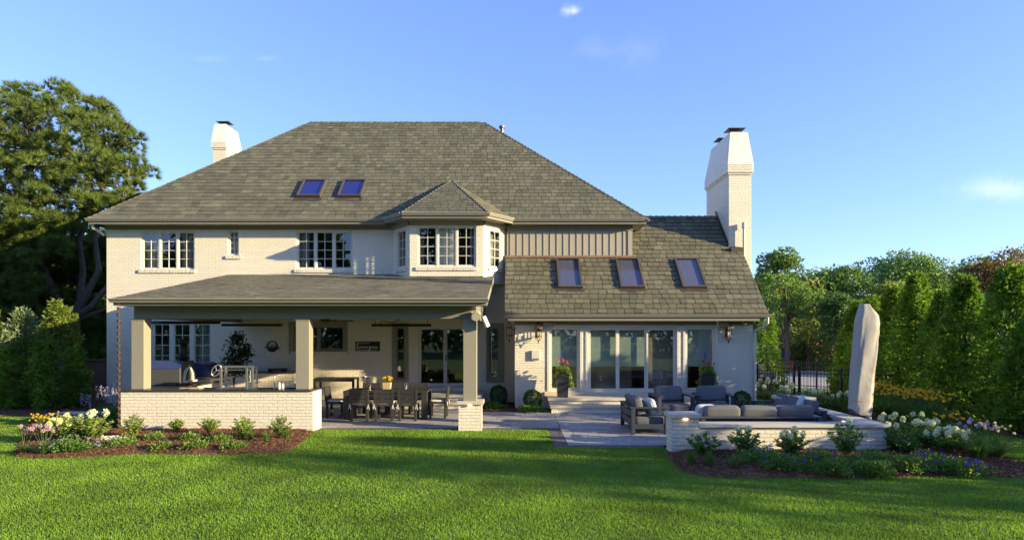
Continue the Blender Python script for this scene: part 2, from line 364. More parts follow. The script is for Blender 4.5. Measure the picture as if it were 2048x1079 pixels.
# patio: individual pavers over a joint sheet
EXT = [(1.2, 15.36), (1.2, 13.02), (3.3, 13.02), (3.3, 12.95), (7.2, 12.95), (7.2, 18.1), (1.2, 18.1)]
def pave(mb, x0, x1, y0, y1, seed, th=.05, rows=(.24, .36, .24, .30), bl=None):
    r = random.Random(seed); y = y0; k = 0
    while y < y1 - .05:
        h = rows[k % len(rows)]; k += 1; ye = min(y + h, y1)
        x = x0 - r.random() * .5
        while x < x1 - .01:
            wd = bl or r.choice((.30, .45, .60, .75)); a, b = max(x, x0), min(x + wd, x1); x += wd
            if b - a < .04: continue
            g = .006; dz = r.uniform(-.0015, .0015)
            a += g; b -= g
            vs = [(a, y+g, 0), (b, y+g, 0), (b, ye-g, 0), (a, ye-g, 0)]
            top = [(p[0], p[1], gz(p[1]) + dz) for p in vs]
            bot = [(p[0], p[1], gz(p[1]) - .012) for p in vs]
            mb.add(bot + top, [(4,5,6,7),(0,1,5,4),(1,2,6,5),(2,3,7,6),(3,0,4,7)])
        y = ye
pt = MB()
pave(pt, -9.6, -.95, 15.72, 21.0, 1); pave(pt, -.95, 1.2, 15.72, 18.4, 2); pave(pt, 1.2, 7.1, 13.35, 18.2, 3)
pt.mi = 1
pave(pt, -4.7, 1.2, 15.42, 15.72, 4, rows=(.3,), bl=.6); pave(pt, 1.2, 1.5, 13.35, 15.72, 5, rows=(.6,), bl=.3) if False else None
pave(pt, .9, 1.2, 13.05, 15.42, 6, rows=(.5, .35), bl=.3); pave(pt, .9, 3.2, 13.05, 13.35, 7, rows=(.3,), bl=.6)
pt.mi = 2
for x0, x1, y0, y1 in ((-9.6, -.95, 15.42, 21.0), (-.95, .9, 15.42, 18.4), (.9, 7.1, 13.05, 18.2)):
    pt.add([(x0, y0, gz(y0)-.008), (x1, y0, gz(y0)-.008), (x1, 15.4 if y0 < 15.4 else y0+.01, gz(15.4)-.008), (x0, 15.4 if y0 < 15.4 else y0+.01, gz(15.4)-.008), (x1, y1, gz(y1)-.008), (x0, y1, gz(y1)-.008)], [(0,1,2,3),(3,2,4,5)])
tag(pt.build('patio', [m_paver, m_pavdark, m_joint]), kind='structure')

# mulch beds
BED_L = [(28,912),(70,917),(130,916),(220,911),(300,908),(400,909),(500,908),(565,905),(592,893),(618,871),(626,860),(560,856),(380,858),(243,856),(232,842),(200,828),(150,822),(80,830),(52,858),(40,890)]
BED_R = [(1340,904),(1345,925),(1362,940),(1385,950),(1440,956),(1560,956),(1700,957),(1850,953),(1960,953),(2060,956),(2120,945),(2060,928),(1980,908),(1930,885),(1900,860),(1850,838),(1800,815),(1765,800),(1725,800),(1718,838),(1760,862),(1781,890),(1778,898),(1400,898)]
BED_P = [(-.95,20.95),(-.95,18.9),(-.6,18.5),(.2,18.45),(1.04,18.3),(1.04,19.3),(.05,19.34),(.05,20.95)]
BED_F = [(6.1,18.3),(7.6,17.2),(9.2,17.2),(10.8,19.2),(10.3,20.8),(8.6,22.4),(7.52,23.6),(7.5,19.3),(6.1,19.3)]
BED_H = [(11.5,6.0),(13.6,6.0),(14.6,24),(12.2,24.2),(11.55,15.0)]
def pxpoly(p): return [gp(x, y) for x, y in p]
def smooth_poly(p, step=.12):
    p = np.array(p); q = []; n = len(p)
    for i in range(n):
        a, b, c, d = p[i-1], p[i], p[(i+1) % n], p[(i+2) % n]
        k = max(1, int(np.linalg.norm(c-b)/step))
        for j in range(k):
            t = j/k; q.append(.5*((2*b)+(-a+c)*t+(2*a-5*b+4*c-d)*t*t+(-a+3*b-3*c+d)*t**3))
    return np.array(q)
def inside(P, poly):
    x, y = P[:, 0], P[:, 1]; r = np.zeros(len(P), bool); n = len(poly); j = n-1
    for i in range(n):
        xi, yi = poly[i]; xj, yj = poly[j]
        with np.errstate(divide='ignore', invalid='ignore'):
            c = ((yi > y) != (yj > y)) & (x < (xj-xi)*(y-yi)/(yj-yi+1e-12)+xi)
        r ^= c; j = i
    return r
def edge_dist(P, poly):
    d = np.full(len(P), 9e9)
    for i in range(len(poly)): d = np.minimum(d, np.hypot(P[:, 0]-poly[i][0], P[:, 1]-poly[i][1]))
    return d
def nz(x, y): return np.sin(x*3.1+y*1.7)*.5+np.sin(x*7.3-y*5.1+1)*.3+np.sin(x*13.7+y*11.3+2)*.2
BEDS = []
def bed_z(P, poly, h, zb=0): return zb + .012 + h*np.clip(edge_dist(P, poly)/.45, 0, 1)**.6 + .018*nz(P[:, 0], P[:, 1])*np.clip(edge_dist(P, poly)/.2, 0, 1)
def bed(name, poly, h, zb=0, dens=260):
    poly = smooth_poly(poly); BEDS.append((poly, h, zb))
    lo, hi = poly.min(0), poly.max(0); g = np.array([(x, y) for x in np.arange(lo[0], hi[0], .14) for y in np.arange(lo[1], hi[1], .14)]) + rng.normal(size=1)*0
    g = g + rng.uniform(-.04, .04, g.shape); g = g[inside(g, poly)]; g = g[edge_dist(g, poly) > .07]
    pts = [Vector(p) for p in poly] + [Vector(p) for p in g]; n = len(poly)
    vs, es, fs, *_ = geometry.delaunay_2d_cdt(pts, [(i, (i+1) % n) for i in range(n)], [], 1, 1e-5)
    P = np.array([(q.x, q.y) for q in vs]); Z = bed_z(P, poly, h, zb)
    V = np.column_stack([P, Z]); Fc = np.array([f for f in fs if len(f) == 3])
    Fc = np.column_stack([Fc, Fc[:, 2]])[:, :3]
    # chips
    area = (hi-lo).prod(); m = int(area*dens*4); Q = rng.uniform(lo, hi, (m, 2)); Q = Q[inside(Q, poly)]
    Q3 = np.column_stack([Q, bed_z(Q, poly, h, zb)+.006]); D = rng.normal(size=Q3.shape); D[:, 2] *= .3
    Lv, Lf = leaves(Q3, D, rng.uniform(.03, .08, len(Q3)), rng.uniform(.01, .022, len(Q3)), .2)
    tri = np.concatenate([Lf[:, [0, 1, 2]], Lf[:, [0, 2, 3]]])
    V2, F2 = join([(V, Fc), (Lv, tri)])
    return tag(np_mesh(name, V2, F2, m_mulch), kind='structure')
bed('mulch_bed', pxpoly(BED_L), .07); bed('mulch_bed', pxpoly(BED_R), .06)
bed('mulch_bed', BED_P, .02, .05); bed('mulch_bed', BED_F, .03, .02, 120); bed('mulch_bed', BED_H, .03, 0, 80)
bed('mulch_bed', [(-18.5, 18.6), (-13.7, 18.0), (-13.4, 20.5), (-13.7, 22.6), (-19, 22.6)], .04, 0, 100)
def ground_z(x, y):
    P = np.array([[x, y]])
    for poly, h, zb in BEDS:
        if inside(P, poly)[0]: return float(bed_z(P, poly, h, zb)[0])
    return 0.0

# grass blades (stuff): density falls with distance
def grass():
    regs = [(-9.5, 9.5, 5.6, 9.0, 4200), (-12.8, 12.6, 9.0, 13.2, 3000), (-15.5, -7, 13.2, 19, 1500), (-5.0, 1.0, 13.2, 15.45, 2600), (7.4, 13.4, 13.2, 18.5, 1500), (-5.1, 1.0, 12.9, 13.3, 500)]
    Ps = []
    for x0, x1, y0, y1, d in regs:
        n = int((x1-x0)*(y1-y0)*d); P = rng.uniform((x0, y0), (x1, y1), (n, 2))
        P = P[np.abs(P[:, 0]) < P[:, 1]*.86+.5]; Ps.append(P)
    P = np.concatenate(Ps); k = np.ones(len(P), bool)
    for poly, h, zb in BEDS: k &= ~inside(P, poly)
    for x0, x1, y0, y1 in ((-9.6, -.95, 15.42, 22), (-.95, .9, 15.42, 22), (.9, 7.5, 13.05, 22), (-9.6, -4.7, 15.05, 22), (3.1, 7.6, 12.4, 22), (-1.33, -.73, 15.28, 16)):
        k &= ~((P[:, 0] > x0) & (P[:, 0] < x1) & (P[:, 1] > y0) & (P[:, 1] < y1))
    P = P[k]; n = len(P)
    clump = .5+.5*np.sin(P[:, 0]*5+2*np.sin(P[:, 1]*3))*np.sin(P[:, 1]*6+2*np.sin(P[:, 0]*2.3))
    L = rng.uniform(.022, .044, n)*(0.85+.3*clump); W = rng.uniform(.004, .0075, n)*(1+P[:, 1]*.03)
    a = rng.uniform(0, 2*np.pi, n); lean = np.abs(rng.normal(0, .55, n))
    D = np.column_stack([np.cos(a)*lean, np.sin(a)*lean, np.ones(n)]); D /= np.linalg.norm(D, axis=1)[:, None]
    b = a + rng.normal(np.pi/2, .6, n); R = np.column_stack([np.cos(b), np.sin(b), np.zeros(n)])
    B = np.column_stack([P, np.full(n, -.004)])
    V = np.stack([B-R*W[:, None], B+R*W[:, None], B+D*L[:, None]], 1).reshape(-1, 3)
    tag(np_mesh('grass', V, np.arange(3*n).reshape(-1, 3), m_grass), 'short bright green lawn grass', 'grass', kind='stuff')
grass()
exec_parts = True
# ------------------------------------------------------------------ house
def clip(sub, poly):
    out_ = sub
    for i in range(len(poly)):
        a, b = poly[i], poly[(i+1) % len(poly)]; inp, out_ = out_, []
        if not inp: return []
        def sd(p): return (b[0]-a[0])*(p[1]-a[1])-(b[1]-a[1])*(p[0]-a[0])
        for j in range(len(inp)):
            p, q = inp[j-1], inp[j]; sp_, sq = sd(p), sd(q)
            if sq >= 0:
                if sp_ < 0: t = sp_/(sp_-sq); out_.append((p[0]+(q[0]-p[0])*t, p[1]+(q[1]-p[1])*t))
                out_.append(q)
            elif sp_ >= 0: t = sp_/(sp_-sq); out_.append((p[0]+(q[0]-p[0])*t, p[1]+(q[1]-p[1])*t))
    return out_
def tiles(mb, O, U, V, polys, expo, wr, th, seed, gap=.013, jit=.012):
    O, U, V = Vector(O), Vector(U).normalized(), Vector(V).normalized(); Nn = U.cross(V).normalized()
    r = random.Random(seed); fixed = []
    for p in polys:
        ar = sum(p[i-1][0]*p[i][1]-p[i][0]*p[i-1][1] for i in range(len(p)))
        fixed.append(p if ar > 0 else p[::-1])
    us = [q[0] for p in polys for q in p]; vs = [q[1] for p in polys for q in p]
    v0 = min(vs); j = 0
    while v0 < max(vs):
        u0 = min(us) - r.random()*wr[1]
        while u0 < max(us):
            wd = r.uniform(*wr); u1 = u0 + wd; vb = v0 + r.uniform(-jit, jit*.4); vt = v0 + expo; t_ = th*r.uniform(.75, 1.3); tl = r.uniform(-.0015, .0015)
            for p in fixed:
                c = clip([(u0+gap/2, vb), (u1-gap/2, vb), (u1-gap/2, vt), (u0+gap/2, vt)], p)
                if len(c) < 3: continue
                n = len(c)
                top = [O+U*a+V*b+Nn*(t_*(1-(b-vb)/(vt-vb)*.85)+.003+tl) for a, b in c]; bot = [O+U*a+V*b-Nn*.002 for a, b in c]
                mb.add(top+bot, [tuple(range(n))]+[(i, n+i, n+(i+1) % n, (i+1) % n) for i in range(n)])
            u0 = u1
        v0 += expo; j += 1
def caps(mb, p0, p1, w_, step, th, down):                          # ridge and hip cap tiles; down = (v_left, v_right) slope vectors
    p0, p1 = Vector(p0), Vector(p1); L = (p1-p0).length; d = (p1-p0)/L; a, b = [Vector(x).normalized()*w_ for x in down]; k = int(L/step)
    for i in range(k):
        s0 = p0+d*(i*step); s1 = p0+d*((i+1)*step+.02); up0, up1 = Vector((0, 0, th+.02)), Vector((0, 0, th*.3+.01))
        mb.add([s0+a+up0, s0+up0*1.3, s0+b+up0, s1+a+up1, s1+up1*1.3, s1+b+up1, s0+a, s0+b], [(0,1,4,3),(1,2,5,4),(0,6,7,2,1)])
def wall_holes(mb, x0, x1, z0, z1, y, th, holes):
    xs = sorted({x0, x1, *[h[0] for h in holes], *[h[1] for h in holes]}); zs = sorted({z0, z1, *[h[2] for h in holes], *[h[3] for h in holes]})
    for i in range(len(xs)-1):
        for j in range(len(zs)-1):
            cx, cz = (xs[i]+xs[i+1])/2, (zs[j]+zs[j+1])/2
            if any(h[0] < cx < h[1] and h[2] < cz < h[3] for h in holes): continue
            a, b, c, d = xs[i], xs[i+1], zs[j], zs[j+1]
            mb.add([(a,y,c),(b,y,c),(b,y,d),(a,y,d)], [(0,1,2,3)]); mb.add([(a,y+th,c),(b,y+th,c),(b,y+th,d),(a,y+th,d)], [(3,2,1,0)])
    for a, b, c, d in holes:
        mb.add([(a,y,c),(b,y,c),(b,y,d),(a,y,d),(a,y+th,c),(b,y+th,c),(b,y+th,d),(a,y+th,d)], [(0,4,5,1),(1,5,6,2),(2,6,7,3),(3,7,4,0)])
def ring(mb, x0, x1, z0, z1, y0, y1, t):
    mb.box(x0, x0+t, y0, y1, z0, z1); mb.box(x1-t, x1, y0, y1, z0, z1); mb.box(x0+t, x1-t, y0, y1, z0, z0+t); mb.box(x0+t, x1-t, y0, y1, z1-t, z1)
def wavy(mb, x0, x1, z0, z1, y, n=10):
    k = n*4; P = [(x0+(x1-x0)*i/k, y+.03*math.sin(i*math.pi/2+.5*math.sin(i))) for i in range(k+1)]
    mb.add([(x, yy_, z0) for x, yy_ in P]+[(x, yy_, z1) for x, yy_ in P], [(i, i+1, k+2+i, k+1+i) for i in range(k)])
def window(parent, x0, x1, z0, z1, y, ns, cols, rows, M=None, sill=.11, curtain=(), post=.055, rec=.08, fr=.04, mat=None, gm=None, name='window', label=None, sw=None, blind=None, mt=.009):
    mat = mat or m_white; mb = MB(); mb.M = M; g = MB(); g.M = M
    ring(mb, x0, x1, z0, z1, y+rec-.03, y+rec+.07, fr)
    ws = (x1-x0-2*fr-post*(ns-1))/ns
    for k in range(ns):
        a = x0+fr+k*(ws+post); b = a+ws
        if k: mb.box(a-post, a, y+rec-.03, y+rec+.06, z0+fr, z1-fr)
        t = .034; ring(mb, a, b, z0+fr, z1-fr, y+rec-.01, y+rec+.035, t)
        for c in range(1, cols):
            x = a+t+(b-a-2*t)*c/cols; mb.box(x-mt, x+mt, y+rec-.004, y+rec+.026, z0+fr+t, z1-fr-t)
        for c in range(1, rows):
            z = z0+fr+t+(z1-z0-2*fr-2*t)*c/rows; mb.box(a+t, b-t, y+rec-.002, y+rec+.024, z-mt, z+mt)
        yy_ = y+rec+.012; g.add([(a+t, yy_, z0+fr+t), (b-t, yy_, z0+fr+t), (b-t, yy_, z1-fr-t), (a+t, yy_, z1-fr-t)], [(0,1,2,3)])
    wo = mb.build(name, mat, parent)
    if label: wo['label'] = label
    g.build('glass', gm or m_glass, wo)
    if sill:
        s = MB(); s.M = M; x = x0-.05
        while x < x1+.03:
            s.box(x+.004, x+.072, y-.045+random.uniform(-.004, .004), y+rec-.031, z0-sill, z0-.002); x += .076
        s.build('sill', m_brick, wo)
    if curtain:
        for a, b in curtain:
            c_ = MB(); c_.M = M; wavy(c_, x0+(x1-x0)*a, x0+(x1-x0)*b, z0+.02, z1-.02, y+.24, max(2, int((b-a)*(x1-x0)/.16))); c_.build('curtain', m_curtain, wo)
    if blind:
        b_ = MB(); b_.M = M; b_.box(x0+fr, x1-fr, y+.17, y+.178, blind, z1-.03); b_.box(x0+fr, x1-fr, y+.165, y+.183, blind-.03, blind)
        b_.build('blind', m_blind, wo)
    return wo

MY, FY = 21.0, 19.35
house = empty('house', (-4.8, MY, 0), 'white painted brick house with grey shingle hip roof, two chimneys and sliding doors', 'house')
w_ = MB()
W1 = (at(281, MY), at(389, MY), 4.52, 5.83); W2 = (at(455, MY), at(477.5, MY), 4.99, 5.85); W3 = (at(592, MY), at(704.5, MY), 4.53, 5.84)
W4 = (at(303, MY), at(422, MY), 1.22, 2.74); W5 = (at(584, MY), at(689, MY), 1.78, 2.66); W6 = (at(790, MY), at(811, MY), .84, 2.62)
D1 = (at(835.7, MY), at(945, MY), .60, 2.62); W7 = (at(973.5, MY), at(1000.5, MY), .83, 2.62)
wall_holes(w_, -13.62, 4.01, -.3, 6.05, MY, .24, [W1, W2, W3, W4, W5, W6, D1, W7, (-3.8, -.4, 4.45, 5.95)])
w_.box(-13.62, -13.38, MY+.24, 30.8, -.3, 6.05); w_.box(3.77, 4.01, MY+.24, 30.8, -.3, 6.05); w_.box(-13.62, 4.01, 30.8, 31, -.3, 6.05)
w_.build('wall', m_brick, house)
fw = MB()
W8 = (at(1098, FY), at(1160, FY), .60, 2.59); D2 = (at(1175, FY), at(1354, FY), .57, 2.59); W9 = (at(1370, FY), at(1432, FY), .60, 2.59)
wall_holes(fw, .09, 7.46, -.3, 2.86, FY, .22, [W8, D2, W9])
fw.box(.09, .3, FY+.22, MY-.002, -.3, 2.86)
fw.prism([(7.22, FY+.22, -.3), (7.22, 25.65, -.3), (7.22, 25.65, 2.95), (7.22, 22.5, 6.38), (7.22, FY+.22, 3.2)], (.24, 0, 0))
fw.box(4.01, 7.22, 25.45, 25.65, -.3, 2.9)
fw.build('wall', m_brick, house)
fl = MB(); fl.box(-13.3, 3.7, MY+.26, 30.7, .40, .56); fl.box(-13.3, 3.7, MY+.26, 30.7, 3.1, 3.4); fl.box(.32, 7.2, FY+.24, MY-.01, .40, .56); fl.box(4.02, 7.2, MY+.01, 25.4, .40, .56)
fl.box(-6.5, -6.4, MY+.26, 30.7, .56, 3.1); fl.box(-8.0, -7.9, MY+.26, 30.7, 3.4, 6.0); fl.box(-13.3, 3.7, 26.0, 26.1, .57, 6.0); fl.box(4.02, 7.2, 25.0, 25.1, .57, 2.9)
fl.build('floor', m_inside, house)

window(house, *W1, MY, 3, 2, 4, curtain=((.02, .28), (.70, .98)))
w2o = window(house, *W2, MY, 1, 2, 4, curtain=((.05, .95),), fr=.035)
window(house, *W3, MY, 3, 2, 4, curtain=((.02, .2),))
window(house, *W4, MY, 3, 2, 4, sill=0, curtain=((.72, .98),), post=.13)
window(house, *W5, MY, 2, 1, 1, fr=.05, mat=m_column, gm=m_glass_dark)
window(house, *W6, MY, 1, 1, 1, sill=0, mat=m_column, gm=m_glass_dark, fr=.04)
window(house, *W7, MY, 1, 1, 1, sill=0, gm=m_glass_dark, fr=.05, mat=m_column, blind=.86)
# lower trims round the porch windows
for a, b, c, d in (W5, W6): 
    tr = MB()
    for x0, x1, z0, z1 in ((a-.10, a, c-.1, d+.1), (b, b+.10, c-.1, d+.1), (a, b, d, d+.1), (a, b, c-.1, c)): tr.box(x0, x1, MY-.03, MY-.002, z0, z1)
    tr.build('trim', m_column, house)
a, b, c, d = W7; tr = MB()
for x0, x1, z0, z1 in ((a-.02, a, c-.1, d+.1), (b, b+.14, c-.1, d+.1), (a, b, d, d+.1), (a, b, c-.1, c)): tr.box(x0, x1, MY-.03, MY-.002, z0, z1)
tr.build('trim', m_column, house)

def door(parent, x0, x1, z0, z1, y, n, blind=None, screen=False, mat=None, name='sliding_door'):
    mat = mat or m_white; mb = MB(); g = MB(); ring(mb, x0, x1, z0, z1, y+.03, y+.14, .05)
    ww = (x1-x0-.1)/n; hs_ = []
    for k in range(n):
        a = x0+.05+k*ww; b = a+ww; yo = y+.04+.022*(k % 2); ring(mb, a+.002, b-.002, z0+.052, z1-.052, yo, yo+.04, .055)
        g.add([(a+.057, yo+.02, z0+.107), (b-.057, yo+.02, z0+.107), (b-.057, yo+.02, z1-.107), (a+.057, yo+.02, z1-.107)], [(0,1,2,3)])
        if k: hs_.append((a, yo))
    o = mb.build(name, mat, parent); g.build('glass', m_glass, o)
    for a, yo in hs_[:2]:
        h = MB(); h.tube([(a+.03, yo-.002, 1.45), (a+.03, yo-.05, 1.48), (a+.03, yo-.05, 1.64), (a+.03, yo-.002, 1.67)], .012, 8); h.build('handle', m_black if n == 2 else m_white, o)
    if blind:
        b_ = MB(); b_.box(x0+.06, x1-.06-(ww if screen else 0), y+.19, y+.198, blind, z1-.04); b_.box(x0+.06, x1-.06-(ww if screen else 0), y+.185, y+.205, blind-.03, blind); b_.build('blind', m_blind, o)
    if screen:
        s = MB(); s.box(x1-.05-ww, x1-.06, y+.21, y+.214, z0+.1, z1-.05); s.build('screen', m_screen, o)
    return o
d1 = door(house, *D1, MY, 2); d2 = door(house, *D2, FY, 3, blind=1.38, screen=True)
window(house, *W8, FY, 1, 1, 1, sill=0, blind=1.38, fr=.06); window(house, *W9, FY, 1, 1, 1, sill=0, blind=1.38, fr=.06)
for a, b, c, d in (W8, D2, W9):
    ft = MB()
    for x0, x1, z0, z1 in ((a-.06, a, c, d+.05), (b, b+.06, c, d+.05), (a, b, d, d+.05)): ft.box(x0, x1, FY-.025, FY-.002, z0, z1)
    ft.build('trim', m_white, house)
st = MB(); st.box(1.0, 6.45, FY-.06, FY-.002, .44, .575); st.build('stone_band', m_cap, house, .006)

# main roof
EZ, EY, RY, RZ = 6.14, 20.5, 25.88, 11.1
XL, XR, RL, RR = -13.92, 4.43, -8.36, -1.16
rf = MB()
sl = math.hypot(RY-EY, RZ-EZ); V_ = (0, RY-EY, RZ-EZ)
tiles(rf, (XL, EY, EZ), (1, 0, 0), V_, [[(0, 0), (XR-XL, 0), (RR-XL, sl), (RL-XL, sl)]], .232, (.17, .30), .019, 11)
A = [(XL, EY, EZ), (XR, EY, EZ), (RR, RY, RZ), (RL, RY, RZ), (XR, 31.25, EZ), (XL, 31.25, EZ)]
rf.mi = 1; rf.add([(x, y, z-.006) for x, y, z in A], [(0,1,2,3),(1,4,2),(4,5,3,2),(5,0,3)]); rf.mi = 0
tiles(rf, (XR, EY, EZ), (0, 1, 0), (RR-XR, 0, RZ-EZ), [[(0, 0), (31.25-EY, 0), (RY-EY, math.hypot(RR-XR, RZ-EZ))]], .232, (.3, .5), .019, 12)
tiles(rf, (XL, 31.25, EZ), (0, -1, 0), (RL-XL, 0, RZ-EZ), [[(0, 0), (31.25-EY, 0), (31.25-RY, math.hypot(RL-XL, RZ-EZ))]], .232, (.3, .5), .019, 13)
dn = (0, EY-RY, EZ-RZ)
caps(rf, (XL, EY, EZ), (RL, RY, RZ), .12, .2, .02, (dn, (XL-RL, 0, EZ-RZ))); caps(rf, (XR, EY, EZ), (RR, RY, RZ), .12, .2, .02, (dn, (XR-RR, 0, EZ-RZ)))
caps(rf, (RL, RY, RZ), (RR, RY, RZ), .12, .22, .02, (dn, (0, RY-EY, EZ-RZ)))
roof = rf.build('roof', [m_slate, m_under], house)
vp = MB(); vp.tube([(-.42, 26.1, 10.2), (-.42, 26.1, 10.95)], .07, 10); vp.tube([(-.42, 26.1, 10.93), (-.42, 26.1, 11.02)], .12, 10); vp.build('vent_pipe', m_flash, roof)

def skylight(x0, x1, ya, yb, zy, slope, roofo, h=.11):
    """frame box lying on a roof plane between depths ya (low) and yb (high)"""
    n = Vector((0, -slope, 1)).normalized()
    def P(x, y, k): return Vector((x, y, zy(y)))+n*k
    fr = MB(); t = .06; ty = .05
    for a, b, c, d in ((x0, x0+t, ya, yb), (x1-t, x1, ya, yb), (x0+t, x1-t, ya, ya+ty), (x0+t, x1-t, yb-ty, yb)):
        fr.add([P(a, c, -.02), P(b, c, -.02), P(b, d, -.02), P(a, d, -.02), P(a, c, h), P(b, c, h), P(b, d, h), P(a, d, h)], [(0,3,2,1),(4,5,6,7),(0,1,5,4),(1,2,6,5),(2,3,7,6),(3,0,4,7)])
    o = fr.build('skylight', paint_sky, roofo)
    g = MB(); g.add([P(x0+t, ya+ty, h*.75), P(x1-t, ya+ty, h*.75), P(x1-t, yb-ty, h*.75), P(x0+t, yb-ty, h*.75)], [(0,1,2,3)]); 
    g.mi = 1; g.add([P(x0+t, ya+ty, .046), P(x1-t, ya+ty, .046), P(x1-t, yb-ty, .046), P(x0+t, yb-ty, .046)], [(0,1,2,3)])
    if slope > .95:
        for x in (x0+.17, x1-.17): g.mi = 2; g.add([P(x-.006, ya+ty, .052), P(x+.006, ya+ty, .052), P(x+.006, yb-ty, .052), P(x-.006, yb-ty, .052)], [(0,1,2,3)])
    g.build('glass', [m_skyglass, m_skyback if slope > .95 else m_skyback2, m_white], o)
    f2 = MB(); f2.add([P(x0-.05, ya-.16, .022), P(x1+.05, ya-.16, .022), P(x1+.05, ya, .024), P(x0-.05, ya, .024)], [(0,1,2,3)]); f2.build('flashing', m_flash, o)
paint_sky = paint("skylight_frame", (.085, .07, .058), .5, .1, 5, 0, .2)
m_skyback = paint("skylight_shade", (.27, .28, .32), .9, .08); m_skyback2 = paint("skylight_sky_blue", (.045, .045, .42), .9, .05)  # blue sheet under the upper panes colours in the reflected sky
mz = lambda y: EZ+(RZ-EZ)/(RY-EY)*(y-EY)
skylight(-7.40, -6.58, 21.46, 22.29, mz, .92, roof); skylight(-5.99, -5.17, 21.46, 22.29, mz, .92, roof)

# eave: soffit, fascia, frieze, gutter
ev = MB(); ev.box(XL+.02, -4.15, EY+.03, MY-.002, 5.975, 6.0); ev.box(-.02, XR-.02, EY+.03, MY-.002, 5.975, 6.0)
ev.box(XL+.02, -4.2, EY, EY+.03, 5.965, 6.125); ev.box(0.0, XR-.02, EY, EY+.03, 5.965, 6.125)
ev.box(XL+.02, XL+.3, EY+.03, 31.2, 5.975, 6.0); ev.box(XR-.42, XR-.02, MY, 31.2, 5.975, 6.0); ev.box(XR-.05, XR-.02, EY+.03, 31.2, 5.965, 6.12); ev.box(XL+.02, XL+.05, EY+.03, 31.2, 5.965, 6.12)
ev.box(-13.64, -4.02, MY-.035, MY-.002, 5.86, 5.974); ev.box(-.16, 4.03, MY-.175, MY-.14, 5.80, 5.974)
ev.build('eave', m_taupe, house)
def gutter(mb, p0, p1, outv, h=.085, d=.10):
    p0, p1, o_ = Vector(p0), Vector(p1), Vector(outv).normalized()
    prof = [(0, -h), (d*.55, -h), (d*.72, -h*.55), (d, -h*.3), (d, 0), (d*.88, 0), (d*.88, -h*.25), (d*.6, -h*.5), (d*.5, -h*.9), (0, -h*.9)]
    mb.prism([p0+o_*a+Vector((0, 0, b)) for a, b in prof], p1-p0)
gt = MB(); gutter(gt, (XL-.05, EY-.001, EZ), (-4.2, EY-.001, EZ), (0, -1, 0)); gutter(gt, (0.02, EY-.001, EZ), (XR+.05, EY-.001, EZ), (0, -1, 0)); gt.build('gutter', m_gutter, house)
dsp = MB(); dsp.tube([(-13.86, EY+.1, 5.99), (-13.86, EY+.16, 5.88), (-13.74, MY-.05, 5.72), (-13.72, MY-.01, 5.66)], .045, 8); dsp.build('downspout', m_white, house)

# bay on the upper floor
BY = 20.05; bl, fl_, fr_, br_ = (-4.0, MY), (-3.28, BY), (-.92, BY), (-.18, MY)
bay = MB(); BW = (at(834.7, BY), at(952.4, BY), 4.51, 5.83)
wall_holes(bay, fl_[0], fr_[0], 4.21, 5.98, BY, .16, [BW])
def side_mat(p, q):                                                     # local x runs p -> q, local y into the wall
    d = Vector((q[0]-p[0], q[1]-p[1], 0)).normalized(); n = Vector((-d.y, d.x, 0))
    return Matrix(((d.x, n.x, 0, p[0]), (d.y, n.y, 0, p[1]), (0, 0, 1, 0), (0, 0, 0, 1)))
ls = math.hypot(.72, .95); rs = math.hypot(.74, .95)
ML, MR = side_mat(bl, fl_), side_mat(fr_, br_)
SWL = (.28, .92, 4.51, 5.79); SWR = (.30, .94, 4.51, 5.79)
bay.M = ML; wall_holes(bay, 0, ls, 4.0, 5.98, 0, .12, [SWL]); bay.M = MR; wall_holes(bay, 0, rs, 4.0, 5.98, 0, .12, [SWR]); bay.M = None
bayo = bay.build('bay_window', m_brick, house)
bf = MB(); bf.poly([(*bl, 4.21), (*fl_, 4.21), (*fr_, 4.21), (*br_, 4.21)]); bf.build('floor', m_brick, bayo)
bwo = window(house, *BW, BY, 3, 2, 4, curtain=((.02, .10), (.30, .68), (.88, .98)), rec=.06)
window(house, *SWL, 0, 1, 2, 4, M=ML, rec=.04); window(house, *SWR, 0, 1, 2, 4, M=MR, rec=.04, curtain=((.05, .95),))
m_net = paint("net_curtain", (.62, .63, .62), .9, .08, 12, .2)
for wo_ in (w2o, bwo):
    cs_ = [c for c in wo_.children if c.name.startswith('curtain')]; cs_[len(cs_)//2].data.materials[0] = m_net
GL, GFL, GFR, GR = (-4.23, EY, EZ), (-3.43, 19.5, EZ), (-.76, 19.5, EZ), (.03, EY, EZ); AP = (-2.15, 22.2, 7.80)
br = MB()
def tri_tiles(mb, a, b, p, expo, wr, th, seed):
    a, b, p = Vector(a), Vector(b), Vector(p); U = (b-a).normalized(); pa = p-a; v_ = pa-U*pa.dot(U)
    tiles(mb, a, U, v_, [[(0, 0), ((b-a).length, 0), (pa.dot(U), v_.length)]], expo, wr, th, seed)
    mb.mi = 1; mb.add([x-Vector((0, 0, .012)) for x in (a, b, p)], [(0, 1, 2)]); mb.mi = 0
tri_tiles(br, GFL, GFR, AP, .215, (.17, .30), .017, 21); tri_tiles(br, GL, GFL, AP, .215, (.17, .30), .017, 22); tri_tiles(br, GFR, GR, AP, .215, (.17, .30), .017, 23)
caps(br, GFL, AP, .10, .2, .018, ((0, -1, -.6), (-.7, .3, -.5))); caps(br, GFR, AP, .10, .2, .018, ((0, -1, -.6), (.7, .3, -.5)))
br.build('roof', [m_slate, m_under], house)
be = MB(); ins = [Vector(p) for p in (GL, GFL, GFR, GR)]
be.poly([(*p.xy, 5.99) for p in ins]); be.poly([(*p.xy, 5.975) for p in ins])
gb = MB()
